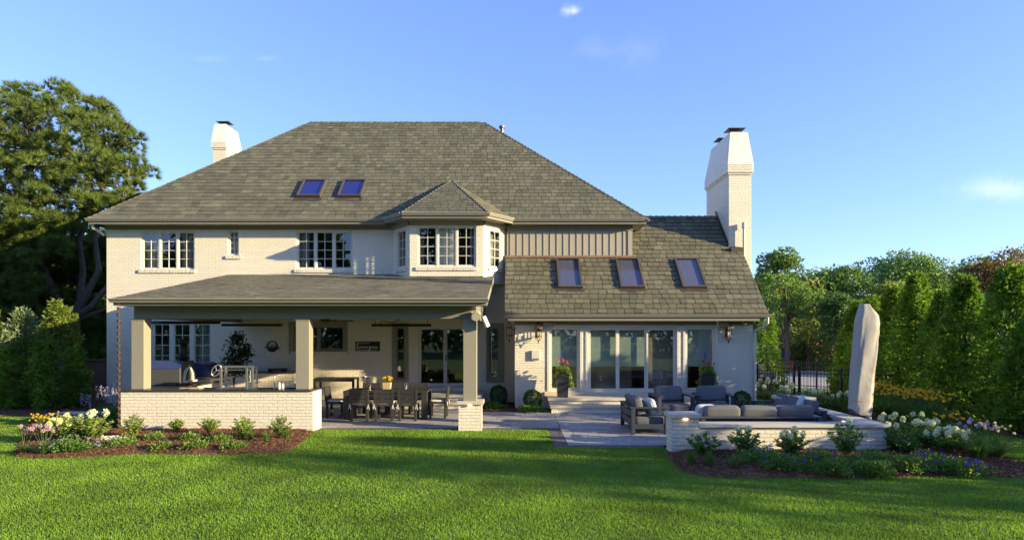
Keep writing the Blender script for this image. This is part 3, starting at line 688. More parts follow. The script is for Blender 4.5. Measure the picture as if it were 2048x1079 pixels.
for a, b in ((GL, GFL), (GFL, GFR), (GFR, GR)):
    a, b = Vector(a), Vector(b); d = (b-a).normalized(); o_ = Vector((d.y, -d.x, 0)); 
    be.prism([a+Vector((0, 0, -.165)), a+Vector((0, 0, -.015)), a-o_*.03+Vector((0, 0, -.015)), a-o_*.03+Vector((0, 0, -.165))], b-a)
    gutter(gb, a+o_*.001, b+o_*.001, o_)
for p, q in ((bl, fl_), (fl_, fr_), (fr_, br_)):
    M_ = side_mat(p, q); be.M = M_; L_ = math.hypot(q[0]-p[0], q[1]-p[1]); be.prism([(0, -.02, 5.84), (0, -.002, 5.84), (0, -.002, 5.974), (0, -.10, 5.974), (0, -.07, 5.9)], (L_, 0, 0)); be.M = None
be.build('eave', m_taupe, house); gb.build('gutter', m_gutter, house)

# board and batten panel
bb = MB(); BBX0, BBX1 = -.17, 4.0; bb.box(BBX0, BBX1, MY-.14, MY-.004, 4.80, 5.80)
bb.mi = 1; x = BBX0+.10
while x < BBX1-.2:
    bb.box(x-.004, x+.004, MY-.1415, MY-.1402, 4.80, 5.80); bb.mi = 0; bb.box(x+.004, x+.03, MY-.158, MY-.1402, 4.80, 5.80); bb.mi = 1; x += .222
bb.mi = 0; bb.box(BBX1-.13, BBX1+.012, MY-.166, MY-.141, 4.78, 5.82)
bb.build('siding', [m_siding, m_seam], house)

# family room roof
FE, FEZ, FRY = 18.9, 2.97, 22.5; FRZ = FEZ+FRY-FE; q2 = math.sqrt(2)
fr = MB(); X0, X1 = -.22, 7.76
yk = MY-.145
tiles(fr, (X0, FE, FEZ), (1, 0, 0), (0, 1, 1), [[(0, 0), (X1-X0, 0), (X1-X0, (21.2-FE)*q2), (4.03-X0, (21.2-FE)*q2), (4.03-X0, (yk-FE)*q2), (0, (yk-FE)*q2)][:4][:0] or [(0, 0), (4.03-X0, 0), (4.03-X0, (yk-FE)*q2), (0, (yk-FE)*q2)],
       [(4.03-X0, 0), (X1-X0, 0), (X1-X0, (FRY-FE)*q2), (4.03-X0, (FRY-FE)*q2)]], .225, (.19, .30), .030, 31, .014, .016)
fr.mi = 1; fr.add([(X0, FE, FEZ-.008), (X1, FE, FEZ-.008), (X1, FRY, FRZ-.008), (4.02, FRY, FRZ-.008), (4.02, yk, FEZ+yk-FE-.008), (X0, yk, FEZ+yk-FE-.008), (X1, 26.1, FEZ-.008), (4.02, 26.1, FEZ-.008)], [(0,1,2,3,4,5),(2,6,7,3)]); fr.mi = 0
fr.add([(X1-.001, FE, FEZ-.01), (X1-.001, FE, FEZ-.14), (X1-.001, FRY, FRZ-.14), (X1-.001, FRY, FRZ-.01)], [(0,1,2,3)])
caps(fr, (4.05, FRY, FRZ), (7.4, FRY, FRZ), .12, .22, .02, ((0, -1, -1), (0, 1, -1)))
froof = fr.build('roof', [m_slate, m_under], house)
fz = lambda y: FEZ+y-FE
for x0 in (1.46, 3.42, 5.37): skylight(x0, x0+.77, 19.70, 20.75, fz, 1.0, froof)
fe = MB(); fe.box(-.12, 7.6, FE+.03, FY-.002, 2.79, 2.815); fe.box(-.12, 7.62, FE+.002, FE+.03, 2.76, 2.95); fe.box(.09, 7.46, FY-.03, FY-.002, 2.645, 2.789)
fe.prism([(7.48, FE+.05, FEZ-.2), (7.48, FE+.05, FEZ-.02), (7.48, FRY, FRZ-.02), (7.48, FRY, FRZ-.2)], (.24, 0, 0)); fe.box(-.12, .06, FE+.03, FY+.3, 2.78, 2.92)
fe.build('eave', m_taupe, house)
gf = MB(); gutter(gf, (-.24, FE+.001, FEZ-.01), (7.84, FE+.001, FEZ-.01), (0, -1, 0), .09); gf.build('gutter', m_gutter, house)
fls = MB(); fls.box(X0, 4.0, yk-.05, yk, FEZ+yk-FE-.02, FEZ+yk-FE+.05); fls.build('flashing', paint("copper_flashing", (.25, .15, .10), .6, .2, 8, .1), house)
dw = MB(); dw.tube([(7.72, FE-.03, 2.87), (7.72, FE-.02, 2.70), (7.66, FE+.1, 2.58), (7.50, FY-.04, 2.46), (7.50, FY-.05, 2.3), (7.50, FY-.05, .25), (7.53, FY-.2, .12)], .045, 8); dw.build('downspout', m_white, house)

# chimneys
def chimney(x0, x1, y0, y1, zb, zs, zt_, tx, ty, ncap):
    c = MB(); c.box(x0, x1, y0, y1, zb, zs-.14); e = .03
    c.box(x0-e, x1+e, y0-e, y1+e, zs-.14, zs-.075); c.box(x0-e*2, x1+e*2, y0-e*2, y1+e*2, zs-.07, zs)
    k = int((x1-x0+4*e)/.075)
    for i in range(k): c.box(x0-e*2+i*.075+.004, x0-e*2+i*.075+.068, y0-e*2-.004, y0-e*2+.05, zs+.002, zs+.21)
    ch = c.build('chimney', m_brick, roof)
    s = MB(); e2 = e*2
    b_ = [(x0-e2+.002, y0-e2+.002), (x1+e2-.002, y0-e2+.002), (x1+e2-.002, y1+e2-.002), (x0-e2+.002, y1+e2-.002)]; t_ = [(x0+tx, y0+ty), (x1-tx, y0+ty), (x1-tx, y1-ty*3), (x0+tx, y1-ty*3)]
    s.add([(*p, zs) for p in b_]+[(p[0], p[1], zs+.22) for p in b_]+[(*p, zt_) for p in t_], [(0,1,5,4),(1,2,6,5),(2,3,7,6),(3,0,4,7),(4,5,9,8),(5,6,10,9),(6,7,11,10),(7,4,8,11),(8,9,10,11)])
    s.build('crown', m_stucco, ch)
    for i in range(ncap):
        cx = (x0+x1)/2; cy = y0+.55+i*1.1; cp = MB(); r = .17
        cp.box(cx-r, cx+r, cy-r, cy+r, zt_, zt_+.10); cp.box(cx-r*.75, cx+r*.75, cy-r*.75, cy+r*.75, zt_+.10, zt_+.2)
        cp.add([(cx-.3, cy-.3, zt_+.2), (cx+.3, cy-.3, zt_+.2), (cx+.3, cy+.3, zt_+.2), (cx-.3, cy+.3, zt_+.2), (cx-.2, cy, zt_+.29), (cx+.2, cy, zt_+.29)], [(0,3,2,1),(0,1,5,4),(2,3,4,5),(1,2,5),(3,0,4)])
        cp.build('chimney_cap', m_flash, ch)
    return ch
ch1 = chimney(7.37, 8.13, 21.23, 23.68, 0, 7.90, 9.24, .08, .10, 2)
ch2 = chimney(-13.83, -13.22, 28.9, 30.4, 0, 11.0, 12.06, .05, .05, 1)
sf = MB()
for i in range(14):
    y = 21.2+i*.1; z = FEZ+y-FE; sf.box(7.335, 7.368, y, y+.1, z-.05, z+.20)
sf.box(7.37, 7.78, 21.0, 21.228, FEZ+21.0-FE-.04, FEZ+21.1-FE+.10); sf.build('flashing', m_flash, house)
pv = MB(); pv.tube([(7.83, 21.1, 4.0), (7.83, 21.1, 5.95)], .045, 10); pv.tube([(7.83, 21.1, 5.93), (7.83, 21.1, 6.12)], .07, 10); pv.build('vent_pipe', m_white, house)

# ------------------------------------------------------------------ covered porch
PX0, PX1, PY0 = -9.52, -.59, 14.9; PZ0, PZ1 = 3.22, 4.35; ps = (PZ1-PZ0)/(MY-PY0)
porch = empty('covered_porch', (-5, 15.35, 0), 'covered back porch with low grey shingle shed roof on three square beige columns', 'porch')
pr = MB(); pl = math.hypot(MY-PY0, PZ1-PZ0)
tiles(pr, (PX0, PY0, PZ0), (1, 0, 0), (0, MY-PY0, PZ1-PZ0), [[(0, 0), (PX1-PX0, 0), (PX1-PX0, pl), (0, pl)]], .135, (.14, .36), .011, 41, .004, .006)
pr.add([(PX0, PY0, PZ0-.004), (PX1, PY0, PZ0-.004), (PX1, MY, PZ1-.004), (PX0, MY, PZ1-.004)], [(0,1,2,3)])
pr.build('roof', m_asphalt, porch)
for x in (PX0, PX1-.03): rk = MB(); rk.prism([(x, PY0+.02, PZ0-.17), (x, PY0+.02, PZ0-.012), (x, MY-.01, PZ1-.012), (x, MY-.01, PZ1-.17)], (.03, 0, 0)); rk.build('rake_board', m_column, porch)
pe = MB(); pe.box(PX0+.03, PX1-.03, PY0+.002, PY0+.03, 3.05, 3.20); pe.box(PX0+.03, PX1-.03, PY0+.03, 15.3, 3.045, 3.06); pe.build('eave', m_taupe, porch)
pg = MB(); gutter(pg, (PX0-.04, PY0, PZ0), (PX1+.03, PY0, PZ0), (0, -1, 0), .105, .12); pg.build('gutter', m_gutter, porch)
bm_ = MB(); bm_.box(-9.30, -.88, 15.37, 15.62, 2.745, 3.06); bm_.build('beam', m_taupe, porch, .006)
bs = MB(); bs.box(-9.28, -9.06, 15.62, MY-.01, 2.745, 3.2); bs.build('beam', m_taupe, porch)
bs = MB(); bs.box(-1.16, -.9, 15.62, MY-.01, 2.745, 3.2); bs.build('beam', m_taupe, porch)
ce = MB(); ce.box(-9.06, -1.16, 15.62, MY-.01, 2.88, 2.91); ce.build('ceiling', m_ceil, porch)
for x0, x1, zb in ((-9.35, -9.04, 1.02), (-5.31, -4.98, 1.02), (-1.20, -.87, .73)):
    c = MB(); c.box(x0, x1, 15.345, 15.655, zb, 2.742); c.box(x0-.02, x1+.02, 15.32, 15.68, 2.70, 2.86) if False else c.box(x0-.012, x1+.012, 15.333, 15.667, 2.70, 2.743)
    c.build('column', m_column, porch, .008)
# brick pier under the right column
pier = empty('brick_pier', (-1.03, 15.5, 0), 'short white brick pier with stone cap under the right porch column', 'pier')
b = MB(); b.box(-1.31, -.75, 15.3, 15.8, -.05, .645); b.build('shaft', m_brick_low, pier)
b = MB(); b.box(-1.36, -.70, 15.25, 15.85, .645, .73); b.build('cap', m_cap, pier, .008)
m_bulb, _t, _b = base_mat("warm_lens"); _b.inputs['Base Color'].default_value = (.9, .7, .4, 1); _b.inputs['Emission Color'].default_value = (1, .62, .25, 1); _b.inputs['Emission Strength'].default_value = 1.6
def downlight(parent, x, y, z):
    d = MB(); d.lathe([(.045, 0), (.05, -.012), (.03, -.03), (.0, -.034)], (x, y, z), 12); d.build('downlight', m_bulb, parent)
downlight(pier, -1.03, 15.27, .645)

# steps
ps_ = empty('porch_steps', (-2.2, 19.8, 0), 'stone treads and white brick risers under the dark sliding porch door', 'steps')
for z0, z1, y0 in ((.20, .285, 19.0), (.385, .465, 19.42)):
    b = MB(); b.box(-4.5, -.93, y0, y0+.5 if z0 < .3 else MY-.02, z0, z1); b.build('tread', m_cap, ps_, .01)
    b = MB(); b.box(-4.45, -.98, y0+.05, y0+.4 if z0 < .3 else MY-.03, z0-.19, z0-.001); b.build('riser', m_brick_low, ps_)
b = MB(); b.box(-3.3, -1.2, 20.55, MY-.004, .466, .598); b.build('threshold', m_cap, ps_, .01)
fs_ = empty('terrace_steps', (3.5, 18.8, 0), 'wide limestone steps with white brick risers below the family room doors', 'steps')
for z0, z1, y0, x0 in ((.215, .29, 18.1, 1.10), (.385, .465, 18.46, 1.06)):
    b = MB(); b.box(x0, 6.05, y0, y0+.5 if z0 < .3 else FY-.062, z0, z1); b.build('tread', m_cap, fs_, .01)
    b = MB(); b.box(x0+.05, 6.0, y0+.05, y0+.4 if z0 < .3 else FY-.07, z0-.19, z0-.001); b.build('riser', m_brick_low, fs_)
# ------------------------------------------------------------------ outdoor kitchen
kit = empty('kitchen_counter', (-7.1, 15.5, 0), 'long white brick outdoor kitchen counter with dark granite top in front of the porch', 'counter')
b = MB(); b.box(-9.47, -4.82, 15.13, 15.80, -.05, .975); b.box(-9.47, -8.45, 15.802, 18.5, -.05, .975); b.build('base', m_brick_low, kit)
b = MB(); b.box(-9.52, -4.86, 15.10, 15.86, .977, 1.02); b.box(-9.52, -8.38, 15.862, 18.55, .977, 1.02); b.build('countertop', m_counter, kit, .004)
bk = empty('back_counter', (-8.2, 20.6, 0), 'low white brick counter with dark top against the back porch wall', 'counter')
b = MB(); b.box(-9.40, -7.06, 20.3, 20.97, .05, 1.085); b.build('base', m_brick_low, bk); b = MB(); b.box(-9.45, -7.02, 20.26, 20.98, 1.087, 1.13); b.build('countertop', m_counter, bk, .004)

ov = empty('pizza_oven', (-9.2, 16.8, 1.02), 'dark grey gabled pizza oven with reflected sky coloured blue on its roof and black chimney standing on the counter', 'oven')
prof = [(16.4, 1.07), (16.4, 1.46), (16.56, 1.64), (17.04, 1.64), (17.2, 1.46), (17.2, 1.07)]
b = MB(); b.prism([(-9.85, y, z) for y, z in prof], (1.13, 0, 0)); b.build('body', m_oven, ov, .008)
b = MB()
b.add([(-9.87, 16.385, 1.462), (-8.70, 16.385, 1.462), (-8.70, 16.552, 1.652), (-9.87, 16.552, 1.652), (-8.70, 17.05, 1.652), (-9.87, 17.05, 1.652), (-8.70, 17.215, 1.462), (-9.87, 17.215, 1.462)], [(0,1,2,3),(3,2,4,5),(5,4,6,7)])
b.build('roof_panel', m_blue, ov)  # blue here is the sky's reflection coloured onto the panels
b = MB(); arc = [(16.8+.25*math.cos(a), 1.13+.36*math.sin(a)) for a in np.linspace(0, math.pi, 17)]; inn = [(16.8+.19*math.cos(a), 1.13+.29*math.sin(a)) for a in np.linspace(0, math.pi, 17)]
for i in range(16): b.prism([(-8.722, *arc[i]), (-8.722, *arc[i+1]), (-8.722, *inn[i+1]), (-8.722, *inn[i])], (.05, 0, 0))
b.box(-8.722, -8.60, 16.52, 17.08, 1.085, 1.128); b.build('arch', paint("oven_arch", (.62, .60, .56), .6, .1), ov)
b = MB(); b.add([(-8.718, y, z) for y, z in inn], [tuple(range(17))]); b.build('opening', m_black, ov)
b = MB(); b.tube([(-8.84, 16.8, 1.64), (-8.84, 16.8, 2.12)], .095, 16); b.tube([(-8.84, 16.8, 2.12), (-8.84, 16.8, 2.22)], .12, 16); b.tube([(-8.84, 16.8, 2.22), (-8.84, 16.8, 2.235)], .15, 16); b.build('chimney', m_black, ov, smooth=True)
for x in (-9.75, -8.85):
    for y in (16.5, 17.1): b = MB(); b.box(x, x+.08, y-.04, y+.04, 1.021, 1.069); b.build('foot', m_black, ov)
gr = empty('gas_grill', (-8.85, 17.9, 1.02), 'rounded stainless grill with dark blue hood end behind the pizza oven', 'grill')
b = MB(); b.box(-9.25, -8.42, 17.5, 18.35, 1.022, 1.16); b.build('firebox', m_steel, gr, .01)
b = MB(); hp = [(-9.25, 1.162)]+[(-9.25+.40*(1-math.cos(a)), 1.162+.40*math.sin(a)) for a in np.linspace(.35, math.pi*.92, 14)]+[(-8.46, 1.162)]
b.prism([(x, 17.5, z) for x, z in hp], (0, .85, 0)); b.build('hood', m_blue, gr)
b = MB(); b.tube([(-8.42, 17.55, 1.3), (-8.38, 17.55, 1.3), (-8.38, 18.3, 1.3), (-8.42, 18.3, 1.3)], .014, 8); b.build('handle', m_steel, gr)
b = MB(); b.box(-8.44, -8.15, 17.5, 18.35, 1.10, 1.13); b.build('shelf', m_steel, gr)

ag = empty('wood_grill', (-7.1, 15.95, 1.02), 'open stainless grill frame with a crank wheel standing on the counter', 'grill')
gx0, gx1, gy = at(440, 15.5), at(507, 15.5), 15.5
b = MB()
for x in (gx0, gx0+.64, gx1-.05): b.box(x, x+.05, gy-.025, gy+.025, 1.022, 1.53); b.box(x, x+.05, gy+.24, gy+.29, 1.022, 1.53) if x != gx0+.64 else None
b.box(gx0, gx1, gy-.024, gy+.024, 1.531, 1.575); b.box(gx0, gx1, gy+.241, gy+.289, 1.531, 1.575); b.box(gx0-.1, gx1, gy-.024, gy+.289, 1.0215, 1.036); b.box(gx0+.05, gx1-.05, gy+.0, gy+.02, 1.47, 1.49)
b.build('frame', m_steel, ag, .003)
b = MB()
wc = Vector((gx0-.07, gy-.05, 1.47))
for i in range(20):
    a0, a1 = 2*math.pi*i/20, 2*math.pi*(i+1)/20; b.tube([wc+Vector((.05*math.sin(a0), .13*math.cos(a0)*.3+.0, .14*math.sin(a0)))+Vector((.09*math.cos(a0), 0, 0)), wc+Vector((.05*math.sin(a1), .13*math.cos(a1)*.3, .14*math.sin(a1)))+Vector((.09*math.cos(a1), 0, 0))], .013, 6)
for a0 in (0, 2.1, 4.2): b.tube([wc, wc+Vector((.05*math.sin(a0)+.09*math.cos(a0), .13*math.cos(a0)*.3, .14*math.sin(a0)))], .008, 6)
b.tube([wc, wc+Vector((.12, .06, 0))], .014, 8)
b.build('crank_wheel', m_steel, ag)
b = MB(); 
for i in range(9): b.box(gx0+.7+i*.03, gx0+.712+i*.03, gy+.03, gy+.22, 1.17, 1.18)
b.box(gx0+.68, gx1-.06, gy+.03, gy+.05, 1.15, 1.169); b.box(gx0+.68, gx1-.06, gy+.2, gy+.22, 1.15, 1.169); b.tube([(gx0+.7, gy+.12, 1.18), (gx0+.7, gy+.12, 1.47)], .004, 5); b.tube([(gx1-.1, gy+.12, 1.18), (gx1-.1, gy+.12, 1.47)], .004, 5); b.build('grate', m_steel, ag)
b = MB(); b.box(gx0+.66, gx0+.86, gy-.02, gy+.2, 1.038, 1.14); b.build('ash_box', m_steel, ag, .004)

fx = at(549, 15.45)
fa = empty('sink_faucet', (fx, 15.45, 1.02), 'tall curved steel tap standing on the counter beside the soap bottles', 'faucet')
b = MB(); b.tube([(fx, 15.45, 1.021), (fx, 15.45, 1.05)], .026, 12); b.tube([(fx, 15.45, 1.04), (fx, 15.45, 1.30)]+[(fx+.05-.05*math.cos(a), 15.45+.02*math.sin(a), 1.30+.07*math.sin(a)) for a in np.linspace(.2, 2.7, 8)], .013, 10); b.build('spout', m_steel, fa, smooth=True)
b = MB(); b.tube([(fx+.02, 15.45, 1.09), (fx+.08, 15.44, 1.11)], .008, 8); b.build('handle', m_steel, fa)
def bottle(px, y, lab, hgt):
    x = at(px, y); o = empty('soap_bottle', (x, y, 1.021), lab, 'bottle', 'soap bottles by the tap')
    b = MB(); b.lathe([(.028, 0), (.033, .01), (.033, hgt*.62), (.02, hgt*.74), (.012, hgt*.78), (.012, hgt*.82)], (x, y, 1.021), 14); b.build('body', m_white, o, smooth=True)
    b = MB(); b.tube([(x, y, 1.021+hgt*.82), (x, y, 1.021+hgt)], .005, 6); b.tube([(x, y, 1.021+hgt*.98), (x-.035, y, 1.021+hgt*.96)], .006, 6); b.build('pump', m_black, o)
bottle(558.5, 15.42, 'taller white pump bottle right beside the tap on the counter', .20); bottle(565.5, 15.45, 'shorter white pump bottle nearest the middle porch column on the counter', .165)
x = at(530, 20.6)
x = at(554, 20.5)
gd_ = empty('griddle', (x, 20.55, 1.13), 'flat black griddle on the back counter under the round sign', 'griddle')
b = MB(); b.box(x-.26, x+.26, 20.35, 20.75, 1.17, 1.235); b.build('plate', m_black, gd_, .008)
b = MB(); 
for dx in (-.22, .22): b.box(x+dx-.02, x+dx+.02, 20.4, 20.7, 1.131, 1.169)
b.build('stand', m_black, gd_)
for k in range(3): b = MB(); b.tube([(x-.12+k*.12, 20.4, 1.236), (x-.12+k*.12, 20.4, 1.27)], .018, 8); b.build('knob', m_steel, gd_)
x = at(584, 15.62)
tr_ = empty('serving_tray', (x, 15.6, 1.02), 'pale rectangular tray on the counter behind the middle column', 'tray')
b = MB(); b.box(x-.11, x+.13, 15.45, 15.75, 1.05, 1.075); b.build('top', m_cushw, tr_, .005)
b = MB(); b.box(x-.08, x+.09, 15.5, 15.7, 1.0205, 1.049); b.build('base', m_black, tr_)
x = at(395, 15.5)
pe_ = empty('pizza_peel', (x, 15.5, 1.021), 'pale wooden board lying on the counter beneath the oven mouth', 'board')
b = MB(); b.box(x-.14, x+.12, 15.35, 15.6, 1.0215, 1.05); b.build('blade', m_woodl, pe_, .01); b = MB(); b.box(x-.42, x-.141, 15.44, 15.5, 1.024, 1.046); b.build('handle', m_woodl, pe_, .006)

# ficus in a pot
fic = empty('potted_ficus', (at(468, 19.6), 19.6, gz(19.6)), 'leafy dark green ficus tree in a pot by the back porch wall', 'plant')
px_, py_, pz_ = fic.location; 
b = MB(); b.lathe([(.17, 0), (.21, .38), (.23, .40), (.23, .44), (.19, .44), (.185, .40)], (px_, py_, pz_), 18); b.build('pot', m_planter, fic, smooth=False)
b = MB(); tips = []
for i in range(7):
    a = i*2.4; e = Vector((px_+.42*math.cos(a)*random.uniform(.5, 1), py_+.3*math.sin(a), pz_+random.uniform(1.4, 2.1))); b.tube([(px_, py_, pz_+.4), (px_+.03*math.cos(a), py_+.03*math.sin(a), pz_+.9), e], [.022, .016, .006], 6); tips.append(e)
b.build('trunk', m_bark, fic)
n = 1500; C = np.array([(px_-.42, py_, pz_+1.15, .3), (px_+.1, py_, pz_+1.85, .45), (px_+.25, py_-.05, pz_+1.5, .42), (px_-.1, py_, pz_+1.5, .36), (px_+.1, py_, pz_+2.15, .25), (px_+.35, py_, pz_+1.75, .3), (px_+.15, py_, pz_+1.2, .3)])
ci = rng.integers(0, len(C), n); P = C[ci, :3]+sph(n)*C[ci, 3:]*rng.uniform(.3, 1, (n, 1)); P[:, 1] = np.minimum(P[:, 1], 20.9)
V, Fc = leaves(P, sph(n)+np.array([0, -.2, -.6]), rng.uniform(.08, .14, n), rng.uniform(.035, .055, n)); np_mesh('crown', V-np.array(fic.location), Fc, m_ficus, fic)

# ------------------------------------------------------------------ wall signs
def text_mesh(txt, size, shear=0):
    c = bpy.data.curves.new('lettering', 'FONT'); c.body = txt; c.size = size; c.align_x = 'CENTER'; c.align_y = 'CENTER'; c.shear = shear; c.extrude = .002
    o = bpy.data.objects.new('lettering', c); col.objects.link(o); dg = bpy.context.evaluated_depsgraph_get(); dg.update()
    me = bpy.data.meshes.new_from_object(o.evaluated_get(dg)); bpy.data.objects.remove(o); bpy.data.curves.remove(c); return me
def put_text(txt, size, loc, mat, parent, shear=0, name='lettering'):
    me = text_mesh(txt, size, shear); me.materials.clear(); me.materials.append(mat); me.transform(Matrix.Rotation(math.pi/2, 4, 'X'))
    me.transform(Matrix.Translation(Vector(loc)-root_of(parent).location)); o = bpy.data.objects.new(name, me); col.objects.link(o); o.parent = parent; return o
sx0, sx1, sz0, sz1 = at(711, MY), at(760, MY), zt(701.5, MY), zt(682.5, MY)
sg = empty('wall_sign', ((sx0+sx1)/2, MY-.02, sz0), 'black rectangular sign reading love & grace on the back porch wall', 'sign')
b = MB(); b.box(sx0, sx1, MY-.03, MY-.002, sz0, sz1); b.build('board', m_black, sg)
# hand-drawn script: strokes in board units (0..10 x 0..3.6)
ST = [[(.5,1.0),(1.1,2.6),(1.35,3.2),(1.05,3.3),(.8,2.4),(.75,1.0),(1.0,.75),(1.3,1.1)], [(1.9,1.75),(1.55,1.6),(1.5,1.1),(1.8,.95),(2.1,1.3),(1.9,1.75),(2.3,1.6)], [(2.4,1.7),(2.6,1.0),(3.0,1.75),(3.2,1.6)], [(3.35,1.35),(3.75,1.6),(3.55,1.8),(3.3,1.4),(3.5,.98),(3.9,1.2)],
      [(4.95,1.1),(4.4,1.8),(4.65,2.0),(4.75,1.75),(4.3,1.3),(4.5,1.0),(4.95,1.5)],
      [(6.1,1.7),(5.75,1.8),(5.5,1.3),(5.75,1.0),(6.1,1.7),(6.0,.6),(5.5,.1),(5.35,.4),(6.2,1.1)], [(6.35,1.75),(6.4,1.0),(6.5,1.5),(6.85,1.75)], [(7.5,1.65),(7.1,1.7),(6.95,1.2),(7.2,1.0),(7.5,1.65),(7.5,1.05),(7.75,1.15)], [(8.4,1.6),(8.05,1.75),(7.9,1.2),(8.2,1.0),(8.5,1.25)], [(8.6,1.35),(9.0,1.6),(8.8,1.8),(8.6,1.4),(8.75,1.0),(9.2,1.25)]]
b = MB(); kx = (sx1-sx0)/10; kz = (sz1-sz0)/3.6
for s_ in ST: b.tube([(sx0+x*kx, MY-.032, sz0+z*kz) for x, z in s_], .0085, 5)
for x0, x1, z in ((1.7, 5.9, 2.95), (.5, 8.6, .32)):
    x = x0
    while x < x1:
        ww = random.uniform(.1, .3); b.box(sx0+x*kx, sx0+(x+ww)*kx, MY-.0325, MY-.0305, sz0+z*kz-.006, sz0+z*kz+.010); x += ww+.12
b.build('lettering', m_text, sg)
rx, rz, rr = at(544.7, MY), zt(692, MY), .185
rs_ = empty('round_sign', (rx, MY-.02, rz-rr), 'round black bottle cap sign with a letter band and scalloped rim on the wall', 'sign')
b = MB(); k = 42
for i in range(k):
    a0, a1 = 2*math.pi*i/k, 2*math.pi*(i+1)/k; o0 = rr*(1+.05*math.cos(a0*21)); o1 = rr*(1+.05*math.cos(a1*21))
    b.prism([(rx+o0*math.cos(a0), MY-.02, rz+o0*math.sin(a0)), (rx+o1*math.cos(a1), MY-.02, rz+o1*math.sin(a1)), (rx+rr*.8*math.cos(a1), MY-.02, rz+rr*.8*math.sin(a1)), (rx+rr*.8*math.cos(a0), MY-.02, rz+rr*.8*math.sin(a0))], (0, .016, 0))
b.prism([(rx+rr*.82*math.cos(a), MY-.019, rz+rr*.82*math.sin(a)) for a in np.linspace(math.pi*1.12, math.pi*1.88, 12)], (0, .014, 0)); b.build('rim', m_black, rs_)
b = MB(); b.box(rx-rr*.8, rx+rr*.8, MY-.024, MY-.006, rz-.045, rz+.065)
for s_ in (-1, 1): b.tube([(rx+s_*rr*1.02, MY-.014, rz-.02), (rx+s_*rr*1.3, MY-.014, rz-.04), (rx+s_*rr*1.24, MY-.014, rz-.08), (rx+s_*rr*1.05, MY-.014, rz-.07)], .008, 6)
b.build('band', m_black, rs_)
b = MB()
for r_, zz in ((9, .035), (10, -.005)):
    for i in range(r_):
        x = rx-rr*.66+i*rr*1.32/(r_-1); b.box(x-.009, x+.009, MY-.027, MY-.0245, rz+zz, rz+zz+random.choice((.02, .024)))
b.build('lettering', m_text, rs_)

# heaters, fan
def heater(x0, x1, y, z, lab):
    o = empty('patio_heater', ((x0+x1)/2, y, z), lab, 'heater', 'bar heaters hung under the porch ceiling')
    b = MB(); b.prism([(x0, y-.09, z), (x0, y+.09, z), (x0, y+.06, z+.075), (x0, y-.06, z+.075)], (x1-x0, 0, 0)); b.build('reflector', m_char, o)
    for x in (x0+.1, x1-.1): b = MB(); b.tube([(x, y, z+.074), (x, y, 2.879)], .007, 6); b.build('hanger', m_black, o)
    return o
heater(at(304, 16.3), at(438, 16.3), 16.3, 2.63, 'wide black bar heater hung nearest the left porch column')
heater(at(445, 18.2), at(563, 18.2), 18.2, 2.59, 'slim dark bar heater hung above the round sign')
h3 = heater(at(744, 18.2), at(862, 18.2), 18.2, 2.585, 'slim dark bar heater with a looped cable, hung before the sliding porch door')
b = MB(); hx = at(760, 18.2); b.tube([(hx, 18.2, 2.66), (hx+.05, 18.2, 2.74), (hx+.2, 18.2, 2.71), (hx+.35, 18.2, 2.70), (hx+.55, 18.2, 2.77), (hx+.62, 18.2, 2.879)], .012, 6); b.build('cable', m_cable, h3)
fanx, fany = at(650, 17.6), 17.6
fan = empty('ceiling_fan', (fanx, fany, 2.7), 'brown ceiling fan with flat blades under the porch roof', 'fan')
b = MB(); b.lathe([(.05, .18), (.05, .12), (.12, .10), (.13, .02), (.08, -.03), (.0, -.04)], (fanx, fany, 2.7), 18); b.build('motor', m_flash, fan, smooth=False)
for i in range(5):
    a = .25+i*2*math.pi/5; M_ = Matrix.Translation((fanx, fany, 2.74)) @ Matrix.Rotation(a, 4, 'Z') @ Matrix.Rotation(.16, 4, 'X'); b = MB(); b.M = M_; b.box(.12, .78, -.07, .07, -.006, .006); b.build('blade', m_flash, fan)

# rain chain
rcx, rcy = at(237.5, 14.85), 14.85
rc = empty('rain_chain', (rcx, rcy, 0), 'copper cup rain chain hanging from the left end of the porch gutter', 'rain chain')
b = MB(); b.tube([(rcx, rcy, .05), (rcx, rcy, 3.1)], .004, 6); b.build('chain', m_copper, rc)
cupm = None
for i in range(19):
    z = 2.93-i*.148
    if cupm is None:
        b = MB(); b.lathe([(.024, 0), (.03, .01), (.046, .075), (.05, .08), (.043, .08), (.02, .015)], (rcx, rcy, z), 12); cupm = b.build('cup', m_copper, rc); z0_ = z
    else: c = cupm.copy(); col.objects.link(c); c.parent = rc; c.location = (0, 0, z-z0_)

